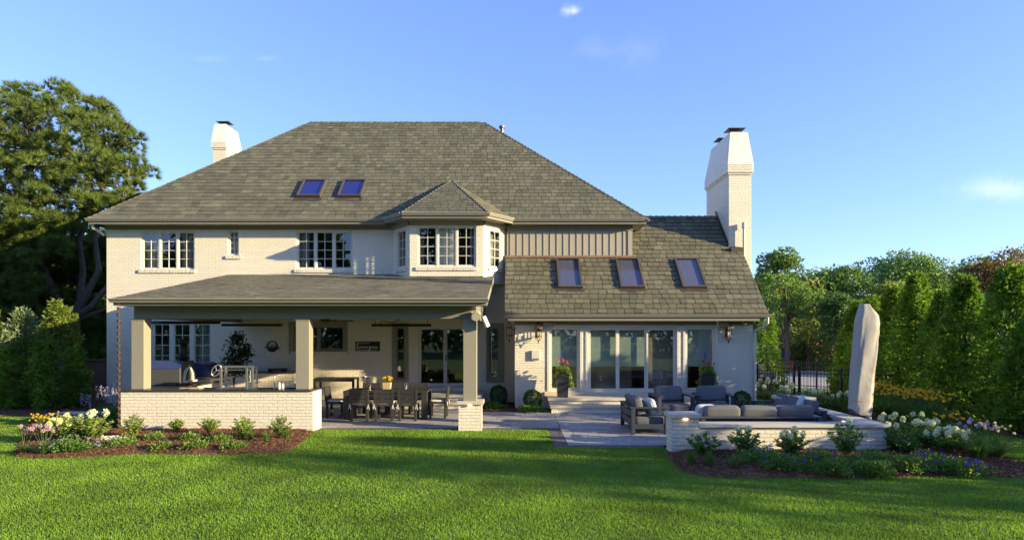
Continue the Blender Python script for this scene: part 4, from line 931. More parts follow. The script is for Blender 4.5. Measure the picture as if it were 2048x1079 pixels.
# lanterns
def lantern():
    o = empty('wall_lantern'); o['category'] = 'lantern'; o['group'] = 'iron wall lanterns on the family room'
    b = MB(); r = .098
    for i in range(6):
        a = i*math.pi/3; p = (r*math.cos(a), r*math.sin(a)); b.tube([(*p, -.14), (*p, .14)], .007, 5); q = (p[0]*.55, p[1]*.55)
        b.tube([(*p, .14), (p[0]*1.0, p[1]*1.0, .19), (*q, .26), (0, 0, .29)], .006, 5); b.tube([(*p, -.14), (p[0]*.9, p[1]*.9, -.19), (p[0]*.4, p[1]*.4, -.245), (0, 0, -.26)], .006, 5)
    b.lathe([(.012, .28), (.022, .30), (.01, .325), (.018, .345), (.002, .40)], (0, 0, 0), 8); b.lathe([(.002, -.36), (.016, -.31), (.008, -.295), (.024, -.27), (.012, -.25)], (0, 0, 0), 8)
    b.build('cage', m_black, o)
    for z in (-.14, .115): b = MB(); b.lathe([(r-.002, 0), (r+.012, 0), (r+.012, .04), (r-.002, .04)], (0, 0, z), 6); b.build('band', m_rust, o)
    for k in range(3): a = k*2.1; b = MB(); b.tube([(.04*math.cos(a), .04*math.sin(a), -.11), (.04*math.cos(a), .04*math.sin(a), .02)], .012, 8); b.build('candle', m_candle, o)
    b = MB(); b.box(-.03, .03, .155, .175, -.16, .16); b.tube([(0, .155, .05), (0, .1, .1)], .01, 6); b.tube([(0, .155, -.09), (0, .1, -.11)], .01, 6); b.build('bracket', m_black, o)
    return o
lan = lantern()
place(lan, True, (.09-.178, FY+.25, zt(663, FY+.25)), -math.pi/2, 'iron wall lantern on the side return facing the porch corner')
place(lan, False, (at(1077, FY-.18), FY-.178, zt(664, FY-.18)), 0, 'iron wall lantern on sunlit brick left of the left tall window')
place(lan, False, (at(1457, FY-.18), FY-.178, zt(664, FY-.18)), 0, 'iron wall lantern on brick to the right of the rightmost tall window')

def housing(px, lab):
    x = at(px, FY-.1); o = empty('shade_housing', (x, FY-.1, 2.6), lab, 'housing', 'pale boxes under the family room eave')
    b = MB(); b.prism([(x-.155, FY-.031, 2.60), (x-.155, FY-.18, 2.60), (x-.155, FY-.19, 2.70), (x-.155, FY-.13, 2.775), (x-.155, FY-.031, 2.78)], (.31, 0, 0)); b.build('cover', m_column, o, .008)
    b = MB(); b.box(x-.165, x-.156, FY-.20, FY-.031, 2.595, 2.785); b.build('end_plate', m_white, o); b = MB(); b.box(x+.156, x+.165, FY-.20, FY-.031, 2.595, 2.785); b.build('end_plate', m_white, o)
housing(1098, 'pale rounded box under the eave above the leftmost tall window'); housing(1445, 'pale rounded box under the eave above the rightmost wall lantern')
def spot(px, lab):
    x = at(px, FY-.1); z = zt(643, FY-.1); o = empty('spotlight', (x, FY-.1, z), lab, 'spotlight', 'white spotlights under the eave')
    b = MB(); b.lathe([(.05, -.005), (.05, .012), (.02, .02)], (x, FY-.05, z+.05), 12); b.tube([(x, FY-.05, z+.05), (x, FY-.1, z)], .012, 6); b.build('mount', m_white, o)
    b = MB(); b.tube([(x-.03, FY-.05, z+.02), (x, FY-.17, z-.01)], [.035, .07], 14); b.build('lamp_head', m_white, o)
    b = MB(); b.tube([(x+.002, FY-.172, z-.011), (x+.0025, FY-.176, z-.0115)], .055, 14); b.build('lens', m_char, o)
spot(1489, 'white round spotlight beside the rightmost lantern under the eave'); spot(1512, 'white round spotlight nearest the corner downspout under the eave')
x0, x1, z0, z1 = at(1063, FY), at(1079.5, FY), zt(719, FY), zt(700, FY)
vt = empty('wall_vent', ((x0+x1)/2, FY, z0), 'square white cover plate on the brick below a lantern', 'vent')
b = MB(); b.box(x0, x1, FY-.07, FY-.002, z0, z1); b.build('cover', m_white, vt, .008); b = MB(); b.box(x0+.03, x1-.03, FY-.075, FY-.0702, z0+.02, z0+.045); b.build('slot', m_char, vt)
# security light on the right column
lx, lz = -.87, 2.86
sl_ = empty('security_light', (-.8, 15.3, 2.75), 'twin security light with round shade on the right porch column top', 'light')
b = MB(); b.box(-1.0, -.78, 15.27, 15.344, 2.70, 2.92); b.build('mount', m_white, sl_, .01)
b = MB(); b.tube([(-.90, 15.26, 2.83), (-.87, 15.14, 2.79)], [.085, .11], 18); b.build('lamp_head', m_gutter, sl_)
b = MB(); b.tube([(-.84, 15.25, 2.78), (-.80, 15.2, 2.66), (-.73, 15.2, 2.65)], .03, 8); b.build('arm', m_black, sl_)
b = MB(); b.M = Matrix.Translation((-.64, 15.22, 2.67)) @ Matrix.Rotation(math.radians(-24), 4, 'Y') @ Matrix.Rotation(.5, 4, 'Z'); b.box(-.05, .05, -.04, .04, -.14, .14); b.M = None; b.build('panel', m_white, sl_, .01)
def camera_dome(px, py, y, lab):
    x, z = at(px, y), zt(py, y); o = empty('security_camera', (x, y, z), lab, 'camera'); b = MB(); b.lathe([(.05, .03), (.055, 0), (.04, -.04), (0, -.05)], (x, y, z), 12); b.build('dome', m_white, o, smooth=True); b = MB(); b.tube([(x, y-.02, z-.012), (x, y-.056, z-.016)], .022, 10); b.build('lens', m_black, o)
camera_dome(434, 447.5, 20.7, 'small white dome camera under the main eave by the small window')
# ------------------------------------------------------------------ dining set
def dining_chair():
    o = empty('dining_chair'); o['category'] = 'chair'; o['group'] = 'chairs around the dining table'   # faces +y, back at y = 0
    def legp(x, y0, y1, z1): b = MB(); b.box(x-.035, x+.035, y0, y1, 0, z1); b.build('leg', m_char, o, .004)
    legp(-.215, .01, .07, .43); legp(.215, .01, .07, .43); legp(-.215, .42, .47, .43); legp(.215, .42, .47, .43)
    b = MB(); b.box(-.25, .25, .0, .49, .40, .445); b.build('seat', m_char, o, .005)
    b = MB(); b.M = Matrix.Translation((0, .02, .45)) @ Matrix.Rotation(math.radians(7), 4, 'X')
    b.box(-.265, -.20, -.02, .02, 0, .41); b.box(.20, .265, -.02, .02, 0, .41)
    for z0, z1 in ((.03, .145), (.155, .27), (.28, .41)): b.box(-.20, .20, -.015, .015, z0, z1)
    b.build('backrest', m_char, o, .004)
    b = MB(); b.cushion((0, .25, .475), (.46, .44, .065), .3); b.build('seat_cushion', m_cushw, o)
    for s in (-1, 1):
        b = MB()
        for dx, dz in ((.03, -.14), (-.025, -.12), (.06, .015), (-.06, .01)): 
            p = Vector((s*.25, -.018, .455)); b.add([p, p+Vector((.018, -.004, 0)), p+Vector((dx+.018, -.02, dz)), p+Vector((dx, -.02, dz))], [(0,1,2,3)]); b.add([p+Vector((0, .002, .0)), p+Vector((0, .02, .03)), p+Vector((.01, .02, .03))], [(0,1,2)])
        b.build('tie', m_ptape, o)
    return o
dc = dining_chair(); TX = -3.45
ty0, ty1 = 16.95, 17.97
cy0 = 16.72
for i, (x, y, r, lab) in enumerate([
    (at(718, cy0), cy0, 0, 'dark dining chair at the near table side, closest to the kitchen counter'), (at(767, cy0), cy0+.01, .02, 'dark dining chair at the middle of the near table side'), (at(814.5, cy0), cy0-.01, -.015, 'dark dining chair at the near table side, closest to the brick pier'),
    (-4.12, 18.36, math.pi, 'dark dining chair on the far table side behind the left candle glass'), (-3.40, 18.38, math.pi, 'dark dining chair on the far table side behind the yellow flower box'), (-2.72, 18.36, math.pi, 'dark dining chair on the far table side behind the right candle glass'),
    (-5.13, 17.42, -math.pi/2, 'dark dining chair at the table end next to the kitchen counter'), (-1.80, 17.42, math.pi/2, 'dark dining chair at the table end next to the porch steps')]):
    place(dc, i == 0, (x, y, gz(y)), r, lab)
tb = empty('dining_table', (TX, 17.45, gz(17.4)), 'long dark grey dining table set for eight on the porch patio', 'table'); tz = .82
b = MB(); b.box(-4.585, -2.30, ty0, ty1, tz-.05, tz); b.build('tabletop', m_char, tb, .006)
for x in (-4.58, -2.465):
    for y in (ty0+.005, ty1-.15): b = MB(); b.box(x, x+.16, y, y+.145, gz(y), tz-.0505); b.build('leg', m_char, tb, .005)
b = MB(); b.box(-4.41, -2.475, ty0+.06, ty0+.09, tz-.13, tz-.0505); b.build('apron', m_char, tb)
x = at(774, 17.4)
fb = empty('flower_box', (x, 17.4, tz), 'square pale wood planter with yellow flowers on the dining table', 'planter')
b = MB(); b.prism([(x-.095, 17.3, tz+.001), (x+.095, 17.3, tz+.001), (x+.115, 17.3, tz+.20), (x-.115, 17.3, tz+.20)], (0, .2, 0)); b.build('box', m_woodl, fb, .006)
P = np.array([x, 17.4, tz+.2])+rng.normal(size=(160, 3))*[.06, .05, .035]+[0, 0, .05]; V, Fc = leaves(P, sph(160)+[0, 0, .8], .05, .02); np_mesh('foliage', V-np.array(fb.location), Fc, m_shrub, fb)
for i in range(9):
    c = np.array([x+rng.uniform(-.13, .13), 17.4+rng.uniform(-.08, .08), tz+.30+rng.uniform(-.04, .05)]); V, Fc = leaves(np.repeat(c[None], 26, 0), sph(26)+[0, 0, .5], .05, .028); np_mesh('flower_head', V-np.array(fb.location), Fc, m_fly, fb)
m_clear = glass("candle_glass", (.93, .93, .9), .05)
for px, lab in ((739.5, 'clear candle glass left of the yellow flower box on the table'), (812, 'clear candle glass right of the yellow flower box on the table')):
    x = at(px, 17.25); o = empty('candle_holder', (x, 17.25, tz), lab, 'candle holder', 'candle glasses on the dining table')
    b = MB(); b.lathe([(.04, .001), (.04, .012), (.012, .03), (.012, .06), (.03, .08)], (x, 17.25, tz), 12); b.build('foot', m_steel, o, smooth=True)
    b = MB(); vs = [(r*math.cos(a), r*math.sin(a), z) for z, r in ((.08, .035), (.12, .05), (.19, .046)) for a in np.linspace(0, 2*math.pi, 13)[:-1]]
    b.add([(x+p, 17.25+q, tz+z) for p, q, z in vs], [(k*12+j, k*12+(j+1) % 12, (k+1)*12+(j+1) % 12, (k+1)*12+j) for k in range(2) for j in range(12)]); b.build('glass', m_clear, o, smooth=True)
    b = MB(); b.tube([(x, 17.25, tz+.081), (x, 17.25, tz+.15)], .022, 10); b.build('candle', m_flash, o)
x, y = at(740, 19.4), 19.4
tub = empty('beverage_tub', (x, y, gz(y)), 'galvanized oval drinks tub on a stand behind the dining table', 'tub')
zb = zt(768, y)
b = MB(); prof = [(.0, .0), (.19, .0), (.225, .235), (.235, .24), (.228, .25), (.215, .24), (.18, .02), (.0, .02)]
b.M = Matrix.Translation((x, y, zb)) @ Matrix.Diagonal((1, .75, 1, 1)); b.lathe(prof, (0, 0, 0), 22); b.M = None; b.build('bucket', m_galv, tub, smooth=False)
for s in (-1, 1): b = MB(); b.tube([(x+s*.215, y-.04, zb+.19), (x+s*.29, y-.04, zb+.235), (x+s*.29, y+.04, zb+.235), (x+s*.215, y+.04, zb+.19)], .012, 6); b.build('handle', m_galv, tub)
b = MB()
for dx in (-.15, .15):
    for dy in (-.11, .11): b.tube([(x+dx*1.3, y+dy*1.3, gz(y)), (x+dx, y+dy, zb-.001)], .013, 6)
b.tube([(x-.16, y-.12, zb-.012), (x+.16, y-.12, zb-.012), (x+.16, y+.12, zb-.012), (x-.16, y+.12, zb-.012), (x-.16, y-.12, zb-.012)], .013, 6); b.build('stand', m_black, tub)
cx0, cx1 = at(632, 20.0), at(713, 20.0)
ct = empty('console_table', ((cx0+cx1)/2, 20.0, gz(20)), 'grey slatted side table against the back wall behind the dining chairs', 'table'); zz = zt(755, 20)
b = MB()
for k in range(5): b.box(cx0, cx1, 19.7+k*.14, 19.7+k*.14+.128, zz-.035, zz)
b.build('top', m_char, ct, .004)
for xx in (cx0+.005, cx1-.075):
    for y in (19.71, 20.31): b = MB(); b.box(xx, xx+.07, y, y+.07, gz(y), zz-.0355); b.build('leg', m_char, ct, .004)
b = MB(); b.box(cx0+.08, cx1-.08, 19.72, 19.76, zz-.1, zz-.0355); b.build('apron', m_char, ct)

# ------------------------------------------------------------------ lounge seating
def lounge(name, label, W, n, loc, rz, group, D=.86, arm=.13, tilt=14):
    """frame sofa facing +y, back at y = 0, centred on x"""
    o = empty(name, loc, label, 'sofa' if n > 1 else 'armchair', group); o.rotation_euler = (0, 0, rz); loc_ = o.location.copy(); o.location = (0, 0, 0)
    h = W/2
    for x in (-h, h-.09):
        for y in (0, D-.09): b = MB(); b.box(x, x+.09, y, y+.09, 0, .609); b.build('leg', m_navy, o, .005)
    for s in (-1, 1): b = MB(); b.box(s*h if s < 0 else h-arm, -h+arm if s < 0 else h, -.02, D+.02, .61, .648); b.build('armrest', m_navy, o, .006); 
    b = MB(); b.box(-h+arm+.001, h-arm-.001, -.02, .10, .61, .647); b.box(-h+.091, h-.091, .01, .05, .42, .55); b.box(-h+.091, h-.091, .01, .05, .23, .36); b.build('back_rail', m_navy, o, .005)
    b = MB(); b.box(-h+.091, h-.091, D-.06, D-.02, .14, .25); b.box(-h+.091, h-.091, .051, D-.061, .16, .20); b.box(-h+.01, -h+.05, .091, D-.091, .14, .25); b.box(h-.05, h-.01, .091, D-.091, .14, .25); b.build('seat_frame', m_navy, o, .004)
    cw = (W-2*.11)/n
    for i in range(n):
        cx = -h+.11+cw*(i+.5)
        b = MB(); b.cushion((cx, D/2+.04, .31), (cw-.01, D-.12, .20), .18); b.build('seat_cushion', m_cush, o)
        b = MB(); b.cushion((cx, .21, .645), (cw-.012, .20, .42), .25, Matrix.Rotation(math.radians(tilt+random.uniform(-3, 3)), 4, 'X') @ Matrix.Rotation(random.uniform(-.03, .03), 4, 'Y')); b.build('back_cushion', m_cush, o)
    o.location = loc_; return o
SOF = 'dark framed patio seats with grey cushions'
lounge('loveseat', 'two seat patio sofa seen from its side, left of the low wall end', 1.48, 2, (2.80, 15.4, gz(15.4)), -math.pi/2, SOF, .88)
lounge('club_chair', 'grey cushioned patio armchair directly below the sliding family room doors', 1.02, 1, (4.36, 17.75, gz(17.7)), math.pi+.10, SOF)
lounge('club_chair', 'grey cushioned patio armchair below the right flower urn', 1.02, 1, (5.62, 17.75, gz(17.7)), math.pi-.14, SOF)
lounge('long_sofa', 'three seat patio sofa showing its back behind the low white wall', 2.52, 3, (5.19, 12.99, .012), 0, SOF)
lounge('corner_sofa', 'patio sofa facing left along the right return of the low wall', 2.20, 3, (7.03, 15.05, .012), math.pi/2, SOF)
def pillow(loc, size, rz, rx, lab, rnd=False):
    o = empty('throw_pillow', loc, lab, 'pillow', 'pale throw pillows'); o.rotation_euler = (0, 0, rz); l = o.location.copy(); o.location = (0, 0, 0)
    b = MB(); b.cushion((0, 0, 0), size, .9 if rnd else .38, Matrix.Rotation(math.radians(rx), 4, 'X')); b.build('cover', m_pillow, o)
    b = MB(); M_ = Matrix.Rotation(math.radians(rx), 4, 'X'); k = 24
    def rim(a): 
        e = .9 if rnd else .38; f = lambda q: math.copysign(abs(q)**e, q); return M_ @ Vector((size[0]/2*f(math.cos(a))*1.0, 0, size[2]/2*f(math.sin(a))))
    b.tube([rim(2*math.pi*(i+.5)/k) for i in range(k+1)], .006, 5); b.build('piping', m_cushw, o); o.location = l
pillow((3.30, 14.98, .64), (.48, .17, .40), -math.pi/2+.25, 18, 'square mottled pale pillow on the loveseat end nearest the low wall')
pillow((4.12, 13.33, .70), (.44, .15, .36), .1, 16, 'white edged pillow at the left end of the long sofa, nearest the wall pier')
pillow((6.72, 14.55, .72), (.44, .20, .44), math.pi/2-.5, 14, 'round pale pillow on the corner sofa', True)
pillow((5.85, 13.52, .66), (.46, .15, .38), .15, 30, 'pale pillow peeking over the right end of the long sofa back')

# low seat wall
sw = empty('seat_wall', (5.3, 12.7, 0), 'low white brick garden wall with pale stone cap around the seating terrace', 'wall')
b = MB(); b.box(3.72, 7.49, 12.5, 12.80, -.05, .515); b.box(7.16, 7.488, 12.801, 15.7, -.05, .515); b.build('wall', m_brick_low, sw)
b = MB(); b.add([(3.72, 12.44, .516), (7.55, 12.44, .516), (7.55, 15.69, .516), (7.10, 15.69, .516), (7.10, 12.86, .516), (3.72, 12.86, .516), (3.72, 12.44, .576), (7.55, 12.44, .576), (7.55, 15.69, .576), (7.10, 15.69, .576), (7.10, 12.86, .576), (3.72, 12.86, .576)],
    [(0,1,7,6),(1,2,8,7),(2,3,9,8),(3,4,10,9),(4,5,11,10),(5,0,6,11),(6,7,10,11),(7,8,9,10)]); b.build('cap', m_capg, sw, .006)
b = MB(); b.box(3.185, 3.718, 12.45, 12.90, -.05, .70); b.build('pier', m_brick_low, sw); b = MB(); b.box(3.14, 3.765, 12.40, 12.95, .701, .78); b.build('cap', m_cap, sw, .008)
b = MB(); b.box(6.8, 7.56, 15.702, 16.2, -.05, .70); b.build('pier', m_brick_low, sw); b = MB(); b.box(6.74, 7.62, 15.65, 16.26, .701, .78); b.build('cap', m_capg, sw, .008)
downlight(sw, 3.45, 12.425, .70); downlight(sw, 7.13, 13.4, .512)

# covered cantilever umbrella
ux, uy = 7.72, 13.75
um = empty('covered_umbrella', (ux, uy, 0), 'tall folded patio umbrella wrapped in a pale grey cover behind the low wall', 'umbrella')
def ucs(t):                                                          # cross-section along the height
    z = .60+t*2.43; w2 = np.interp(t, [0, .5, .86, .895, .97, 1.0], [.21, .22, .225, .205, .11, .085]); d2 = np.interp(t, [0, .5, .8, .93, 1.0], [.17, .19, .18, .14, .10])
    return z, np.interp(t, [0, .3, .8, .9, 1], [-.07, -.03, .075, .085, .03]), w2, d2
b = MB(); nu, nv = 44, 46; vs = []
for i in range(nv+1):
    t = i/nv; z, cx, w2, d2 = ucs(t)
    for j in range(nu):
        a = 2*math.pi*j/nu; f = 1+.025*math.sin(3*a+t*5)+.030*math.sin(7*a-t*9)+.026*math.sin(t*40+4*math.sin(a*2+t*9))*(1 if math.cos(a) > .2 else .25)
        e = .5; vs.append((ux+cx+w2*f*math.copysign(abs(math.cos(a))**e, math.cos(a)), uy+d2*f*math.copysign(abs(math.sin(a))**e, math.sin(a)), z+(-.13*math.cos(a)*(1-t/.1) if t < .1 else 0)))
b.smooth = True; b.add(vs, [(i*nu+j, i*nu+(j+1) % nu, (i+1)*nu+(j+1) % nu, (i+1)*nu+j) for i in range(nv) for j in range(nu)]+[tuple(range(nv*nu, nv*nu+nu))]); b.build('cover', m_cover, um)
b = MB(); b.tube([Vector((ux+ucs(t)[1]+ucs(t)[2]*1.0, uy-ucs(t)[3]*.55, ucs(t)[0])) for t in np.linspace(.02, .93, 30)], .014, 6); b.build('piping', m_piping, um)
b = MB(); b.tube([Vector((ux+ucs(.13)[1]+ucs(.13)[2]*1.03*math.copysign(abs(math.cos(a))**.62, math.cos(a)), uy+ucs(.13)[3]*1.03*math.copysign(abs(math.sin(a))**.62, math.sin(a)), ucs(.13)[0])) for a in np.linspace(0, 2*math.pi, 40)], .008, 5); b.build('strap', m_woodl, um)
b = MB(); b.tube([(ux, uy, -.02), (ux, uy, .75)], .045, 12); b.build('pole', m_black, um); b = MB(); b.box(ux-.15, ux+.45, uy-.28, uy+.35, -.02, .075); b.build('base', m_char, um, .01)

# flower urns by the doors
def urn(px, d, lab, zbase, seed):
    x = at(px, d); o = empty('flower_urn', (x, d, zbase), lab, 'planter', 'tall dark planters by the family room windows'); r = np.random.default_rng(seed)
    b = MB(); b.add([(x-.15, d-.15, zbase), (x+.15, d-.15, zbase), (x+.15, d+.15, zbase), (x-.15, d+.15, zbase)]+[(x+sx_*.19, d+sy_*.19, zbase+.72) for sx_, sy_ in ((-1,-1),(1,-1),(1,1),(-1,1))]+[(x+sx_*.165, d+sy_*.165, zbase+.72) for sx_, sy_ in ((-1,-1),(1,-1),(1,1),(-1,1))]+[(x+sx_*.165, d+sy_*.165, zbase+.68) for sx_, sy_ in ((-1,-1),(1,-1),(1,1),(-1,1))],
        [(3,2,1,0),(0,1,5,4),(1,2,6,5),(2,3,7,6),(3,0,4,7),(4,5,9,8),(5,6,10,9),(6,7,11,10),(7,4,8,11),(8,9,13,12),(9,10,14,13),(10,11,15,14),(11,8,12,15),(12,13,14,15)]); b.build('pot', m_planter, o)
    n = 420; P = np.array([x, d, zbase+.80])+sph(n)*[.24, .2, .15]*r.uniform(.3, 1, (n, 1)); V1 = leaves(P, sph(n)+[0, 0, .4], r.uniform(.05, .09, n), r.uniform(.03, .05, n))
    n = 260; t = r.uniform(0, 1, n); s_ = r.choice([.9, .9, .9, -1.0], n); P = np.column_stack([x+s_*(.14+.17*t+.03*r.normal(size=n)), d-.1+.08*r.normal(size=n), zbase+.78-.5*t*t]); V2 = leaves(P, sph(n)+[0, 0, -.5], r.uniform(.045, .075, n), r.uniform(.035, .05, n))
    V, Fc = join([V1, V2]); np_mesh('foliage', V-np.array(o.location), Fc, m_shrubl, o)
    st_ = MB(); tops = []
    for i in range(8): e = Vector((x+r.uniform(-.14, .2), d+r.uniform(-.12, .1), zbase+r.uniform(.98, 1.13))); st_.tube([(x, d, zbase+.7), e], .004, 4); tops.append(e)
    sp_ = Vector((x-.06, d, zbase+1.38)); st_.tube([(x-.03, d, zbase+.75), sp_], .004, 4); st_.build('stem', m_blade, o)
    for e in tops: V, Fc = leaves(np.repeat(np.array([e]), 24, 0), sph(24)+[0, 0, .4], .045, .03); np_mesh('flower_head', V-np.array(o.location), Fc, m_flr, o)
    n = 70; t = r.uniform(0, 1, n); P = np.column_stack([x-.05-.012*t+r.normal(size=n)*.014, d+r.normal(size=n)*.014, zbase+1.14+.26*t]); V, Fc = leaves(P, sph(n), .03, .02); np_mesh('flower_spike', V-np.array(o.location), Fc, m_flp, o)
urn(1125, 18.85, 'tall dark planter with pink flowers in front of the left tall window', .466, 3)
urn(1413.5, 18.85, 'tall dark planter with pink flowers in front of the right tall window', .466, 4)
# ------------------------------------------------------------------ vegetation
def npx(*a): return np.array(a, float)
def ball_points(n, r, squash=(1, 1, 1), inner=.55):
    return sph(n)*np.array(squash)*r*rng.uniform(inner, 1, (n, 1))**.6
def boxwood(px, d, r, zc, lab):
    x = at(px, d); z0 = gz(d)+.02; o = empty('boxwood_ball', (x, d, z0), lab, 'shrub', 'clipped boxwood balls along the house')
    n = 3800; q = sph(n); P = q*npx(r, r, r*1.16)*(1+.03*np.sin(q[:, :1]*9)+.03*np.sin(q[:, 2:]*11+1))*rng.uniform(.86, 1.02, (n, 1)); P[:, 2] += r*1.1
    V, Fc = leaves(P, q+sph(n)*.9, rng.uniform(.03, .05, n), rng.uniform(.018, .028, n)); np_mesh('foliage', V, Fc, m_box, o)
    b = MB(); b.tube([(x, d, z0-.05), (x, d, z0+r)], .025, 6)
    for i in range(9): a = i*2.4; b.tube([(x, d, z0+r*.6), (x+r*.6*math.cos(a), d+r*.6*math.sin(a), z0+r*(.9+.6*math.sin(i)))], .008, 4)
    b.build('stem', m_bark, o)
boxwood(997, 19.9, .265, .5, 'clipped boxwood ball beside the narrow window near the porch steps')
boxwood(1065, 18.75, .265, .5, 'clipped boxwood ball at the left end of the terrace steps'); boxwood(1484, 18.6, .25, .5, 'clipped round boxwood at the right house corner behind the armchairs')

def leaf_mound(name, label, cat, group, x, y, rx, h, mat, n, L, W, up=.5, zb=None, flower=None, nf=0, fl=.03, ry=None, stems=True, hollow=.35, flname='flowers'):
    zb = ground_z(x, y) if zb is None else zb; ry = ry or rx; o = empty(name, (x, y, zb), label, cat, group)
    q = sph(n); q[:, 2] = np.abs(q[:, 2]); k = rng.uniform(hollow, 1, (n, 1)); lump = 1+.18*np.sin(q[:, :1]*5+x*7)+.15*np.sin(q[:, 1:2]*6+y*5)
    P = q*npx(rx, ry, h)*k*lump; V, Fc = leaves(P, q+sph(n)*.6+npx(0, 0, up), rng.uniform(L*.7, L*1.3, n), rng.uniform(W*.7, W*1.3, n)); np_mesh('foliage', V, Fc, mat, o)
    if stems:
        b = MB()
        for i in range(7): a = i*2.4; b.tube([(x, y, zb-.03), (x+rx*.6*math.cos(a), y+ry*.6*math.sin(a), zb+h*random.uniform(.5, .85))], .006, 4)
        b.build('stem', m_bark, o)
    if flower and nf:
        Vs = []
        for i in range(nf):
            q1 = sph(1)[0]; q1[2] = abs(q1[2])*.8+.3; c = q1*npx(rx, ry, h)*rng.uniform(.95, 1.12); V, Fc = leaves(np.repeat(c[None], 12, 0), sph(12)+npx(0, 0, .4), fl, fl*.7); np_mesh('flower', V, Fc, flower, o)
    return o
def hydrangea(label, x, y, r, h, mat, nbl, group, sh=1.0, blr=.075, zb=None, mb_=None):
    zb = ground_z(x, y) if zb is None else zb; o = empty('hydrangea', (x, y, zb), label, 'shrub', group)
    ns = 15; b = MB(); Vs = []; tops = []
    for i in range(ns):
        a = i*2.4; rr_ = r*math.sqrt((i+.5)/ns); e = Vector((rr_*math.cos(a), rr_*math.sin(a), h*(1-.45*(rr_/r)**2)*random.uniform(.82, 1.05))); m = Vector((e.x*.45, e.y*.45, e.z*.5)); b.tube([(x, y, zb-.03), Vector((x, y, zb))+m, Vector((x, y, zb))+e], .005, 4); tops.append(e)
        k = 46; t = rng.uniform(.2, 1, k); M1, E = np.array(m), np.array(e); P = np.where(t[:, None] < .5, M1*t[:, None]*2, M1+(E-M1)*(t[:, None]-.5)*2)
        an = rng.uniform(0, 2*np.pi, k); D = np.column_stack([np.cos(an), np.sin(an), rng.uniform(-.1, .7, k)]); Vs.append(leaves(P, D, rng.uniform(.07, .13, k)*sh, rng.uniform(.035, .055, k)*sh))
    V, Fc = join(Vs); np_mesh('foliage', V, Fc, mat, o); b.build('stem', m_bark, o)
    tops.sort(key=lambda e: -e.z)
    for e in tops[:nbl]:
        n = 120; q = sph(n); c = np.array(e)+npx(0, 0, .03); P = c+q*npx(blr, blr, blr*1.2)*rng.uniform(.5, 1, (n, 1)); D = sph(n); V, Fc = leaves(P-D*blr*.25, D+q*.15, blr*.6, blr*.5); np_mesh('blossom', V, Fc, mb_ or m_flw, o)
    return o
def strap(name, label, x, y, n, h, spread, mat, group=None, heads=0, hm=None, hh=.3, hr=.035, cat='plant', w=.012, zb=None):
    zb = ground_z(x, y) if zb is None else zb; o = empty(name, (x, y, zb), label, cat, group)
    a = rng.uniform(0, 2*np.pi, n); L = rng.uniform(.6, 1, n)*h; s = rng.uniform(.1, 1, n)*spread; base = np.column_stack([np.cos(a)*s*.25, np.sin(a)*s*.25, np.full(n, -.01)])
    rows = []; R = np.column_stack([-np.sin(a), np.cos(a), np.zeros(n)])
    for t, ww in ((0, 1), (.35, .95), (.7, .7), (1, .08)):
        c = base+np.column_stack([np.cos(a)*s*t**1.6, np.sin(a)*s*t**1.6, L*(t-.25*t*t*s/spread)]); rows += [c-R*w*.5*ww, c+R*w*.5*ww]
    V = np.stack(rows, 1).reshape(-1, 3); i0 = np.arange(n)[:, None]*8; Fc = np.concatenate([i0+npx(0, 1, 3, 2).astype(int), i0+npx(2, 3, 5, 4).astype(int), i0+npx(4, 5, 7, 6).astype(int)])
    np_mesh('blades', V, Fc, mat, o)
    if heads:
        b = MB(); pts = []
        for i in range(heads): a_ = i*2.4; e = Vector((spread*.75*math.sqrt((i+.5)/heads)*math.cos(a_), spread*.75*math.sqrt((i+.5)/heads)*math.sin(a_), hh*random.uniform(.8, 1.1))); b.tube([(x, y, zb), Vector((x, y, zb))+e], .004, 4); pts.append(e)
        b.build('stem', m_blade, o)
        for e in pts: n = 60; q = sph(n); D = sph(n); V, Fc = leaves(np.array(e)+q*hr*rng.uniform(.3, .9, (n, 1))-D*hr*.2, D+q*.4, hr*.6, hr*.4); np_mesh('flower_head', V, Fc, hm, o)
    return o
# left bed
LB = 'young shrubs planted along the kitchen counter'
for px, row, top, r, lab in ((266, 880, 832, .30, 'bright green shrub at the left end of the white kitchen counter'), (353, 868, 843, .19, 'smallest bright shrub before the kitchen counter, second along it'), (420, 874, 839, .26, 'bright green shrub before the middle of the kitchen counter'), (487, 884, 836, .29, 'largest bright shrub before the counter, under the soap bottles'), (560, 882, 838, .28, 'bright green shrub under the middle porch column')):
    x, d = gp(px, row); hydrangea(lab, x, d, r, (row-top)*d/F, m_shrubl, 0, LB, .62)
for i, (px, row, lab) in enumerate(((240, 898, 'low green mound nearest the pebble patch in the mulch bed'), (307, 884, 'low green mound between the two leftmost counter shrubs'), (322, 902, 'low green mound at the bed front, second from its left'), (380, 886, 'low green mound below the smallest counter shrub'), (390, 902, 'low green mound at the front edge of the bed centre'), (440, 888, 'low green mound below the middle counter shrub'), (467, 902, 'low green mound at the bed front nearest its right tip'))):
    x, d = gp(px, row); leaf_mound('ground_cover_mound', lab, 'plant', 'low mounds in the left bed', x, d, .25 if i else .36, .13 if i else .19, m_sedum, 520, .05, .026)
for px, row, lab in ((533, 889, 'small grass tuft between the two rightmost counter shrubs'), (502, 886, 'small grass tuft at the foot of the largest counter shrub'), (573, 884, 'small grass tuft at the foot of the shrub under the column')):
    x, d = gp(px, row); strap('grass_tuft', lab, x, d, 90, .26, .15, m_blade, 'grass tufts in the left bed', w=.009)
x, d = gp(50, 909); strap('allium', 'smaller clump of pink globe flowers at the left tip of the bed', x, d, 110, .22, .22, m_blade, 'pink alliums in the left bed', 4, m_flpk, .50, .042)
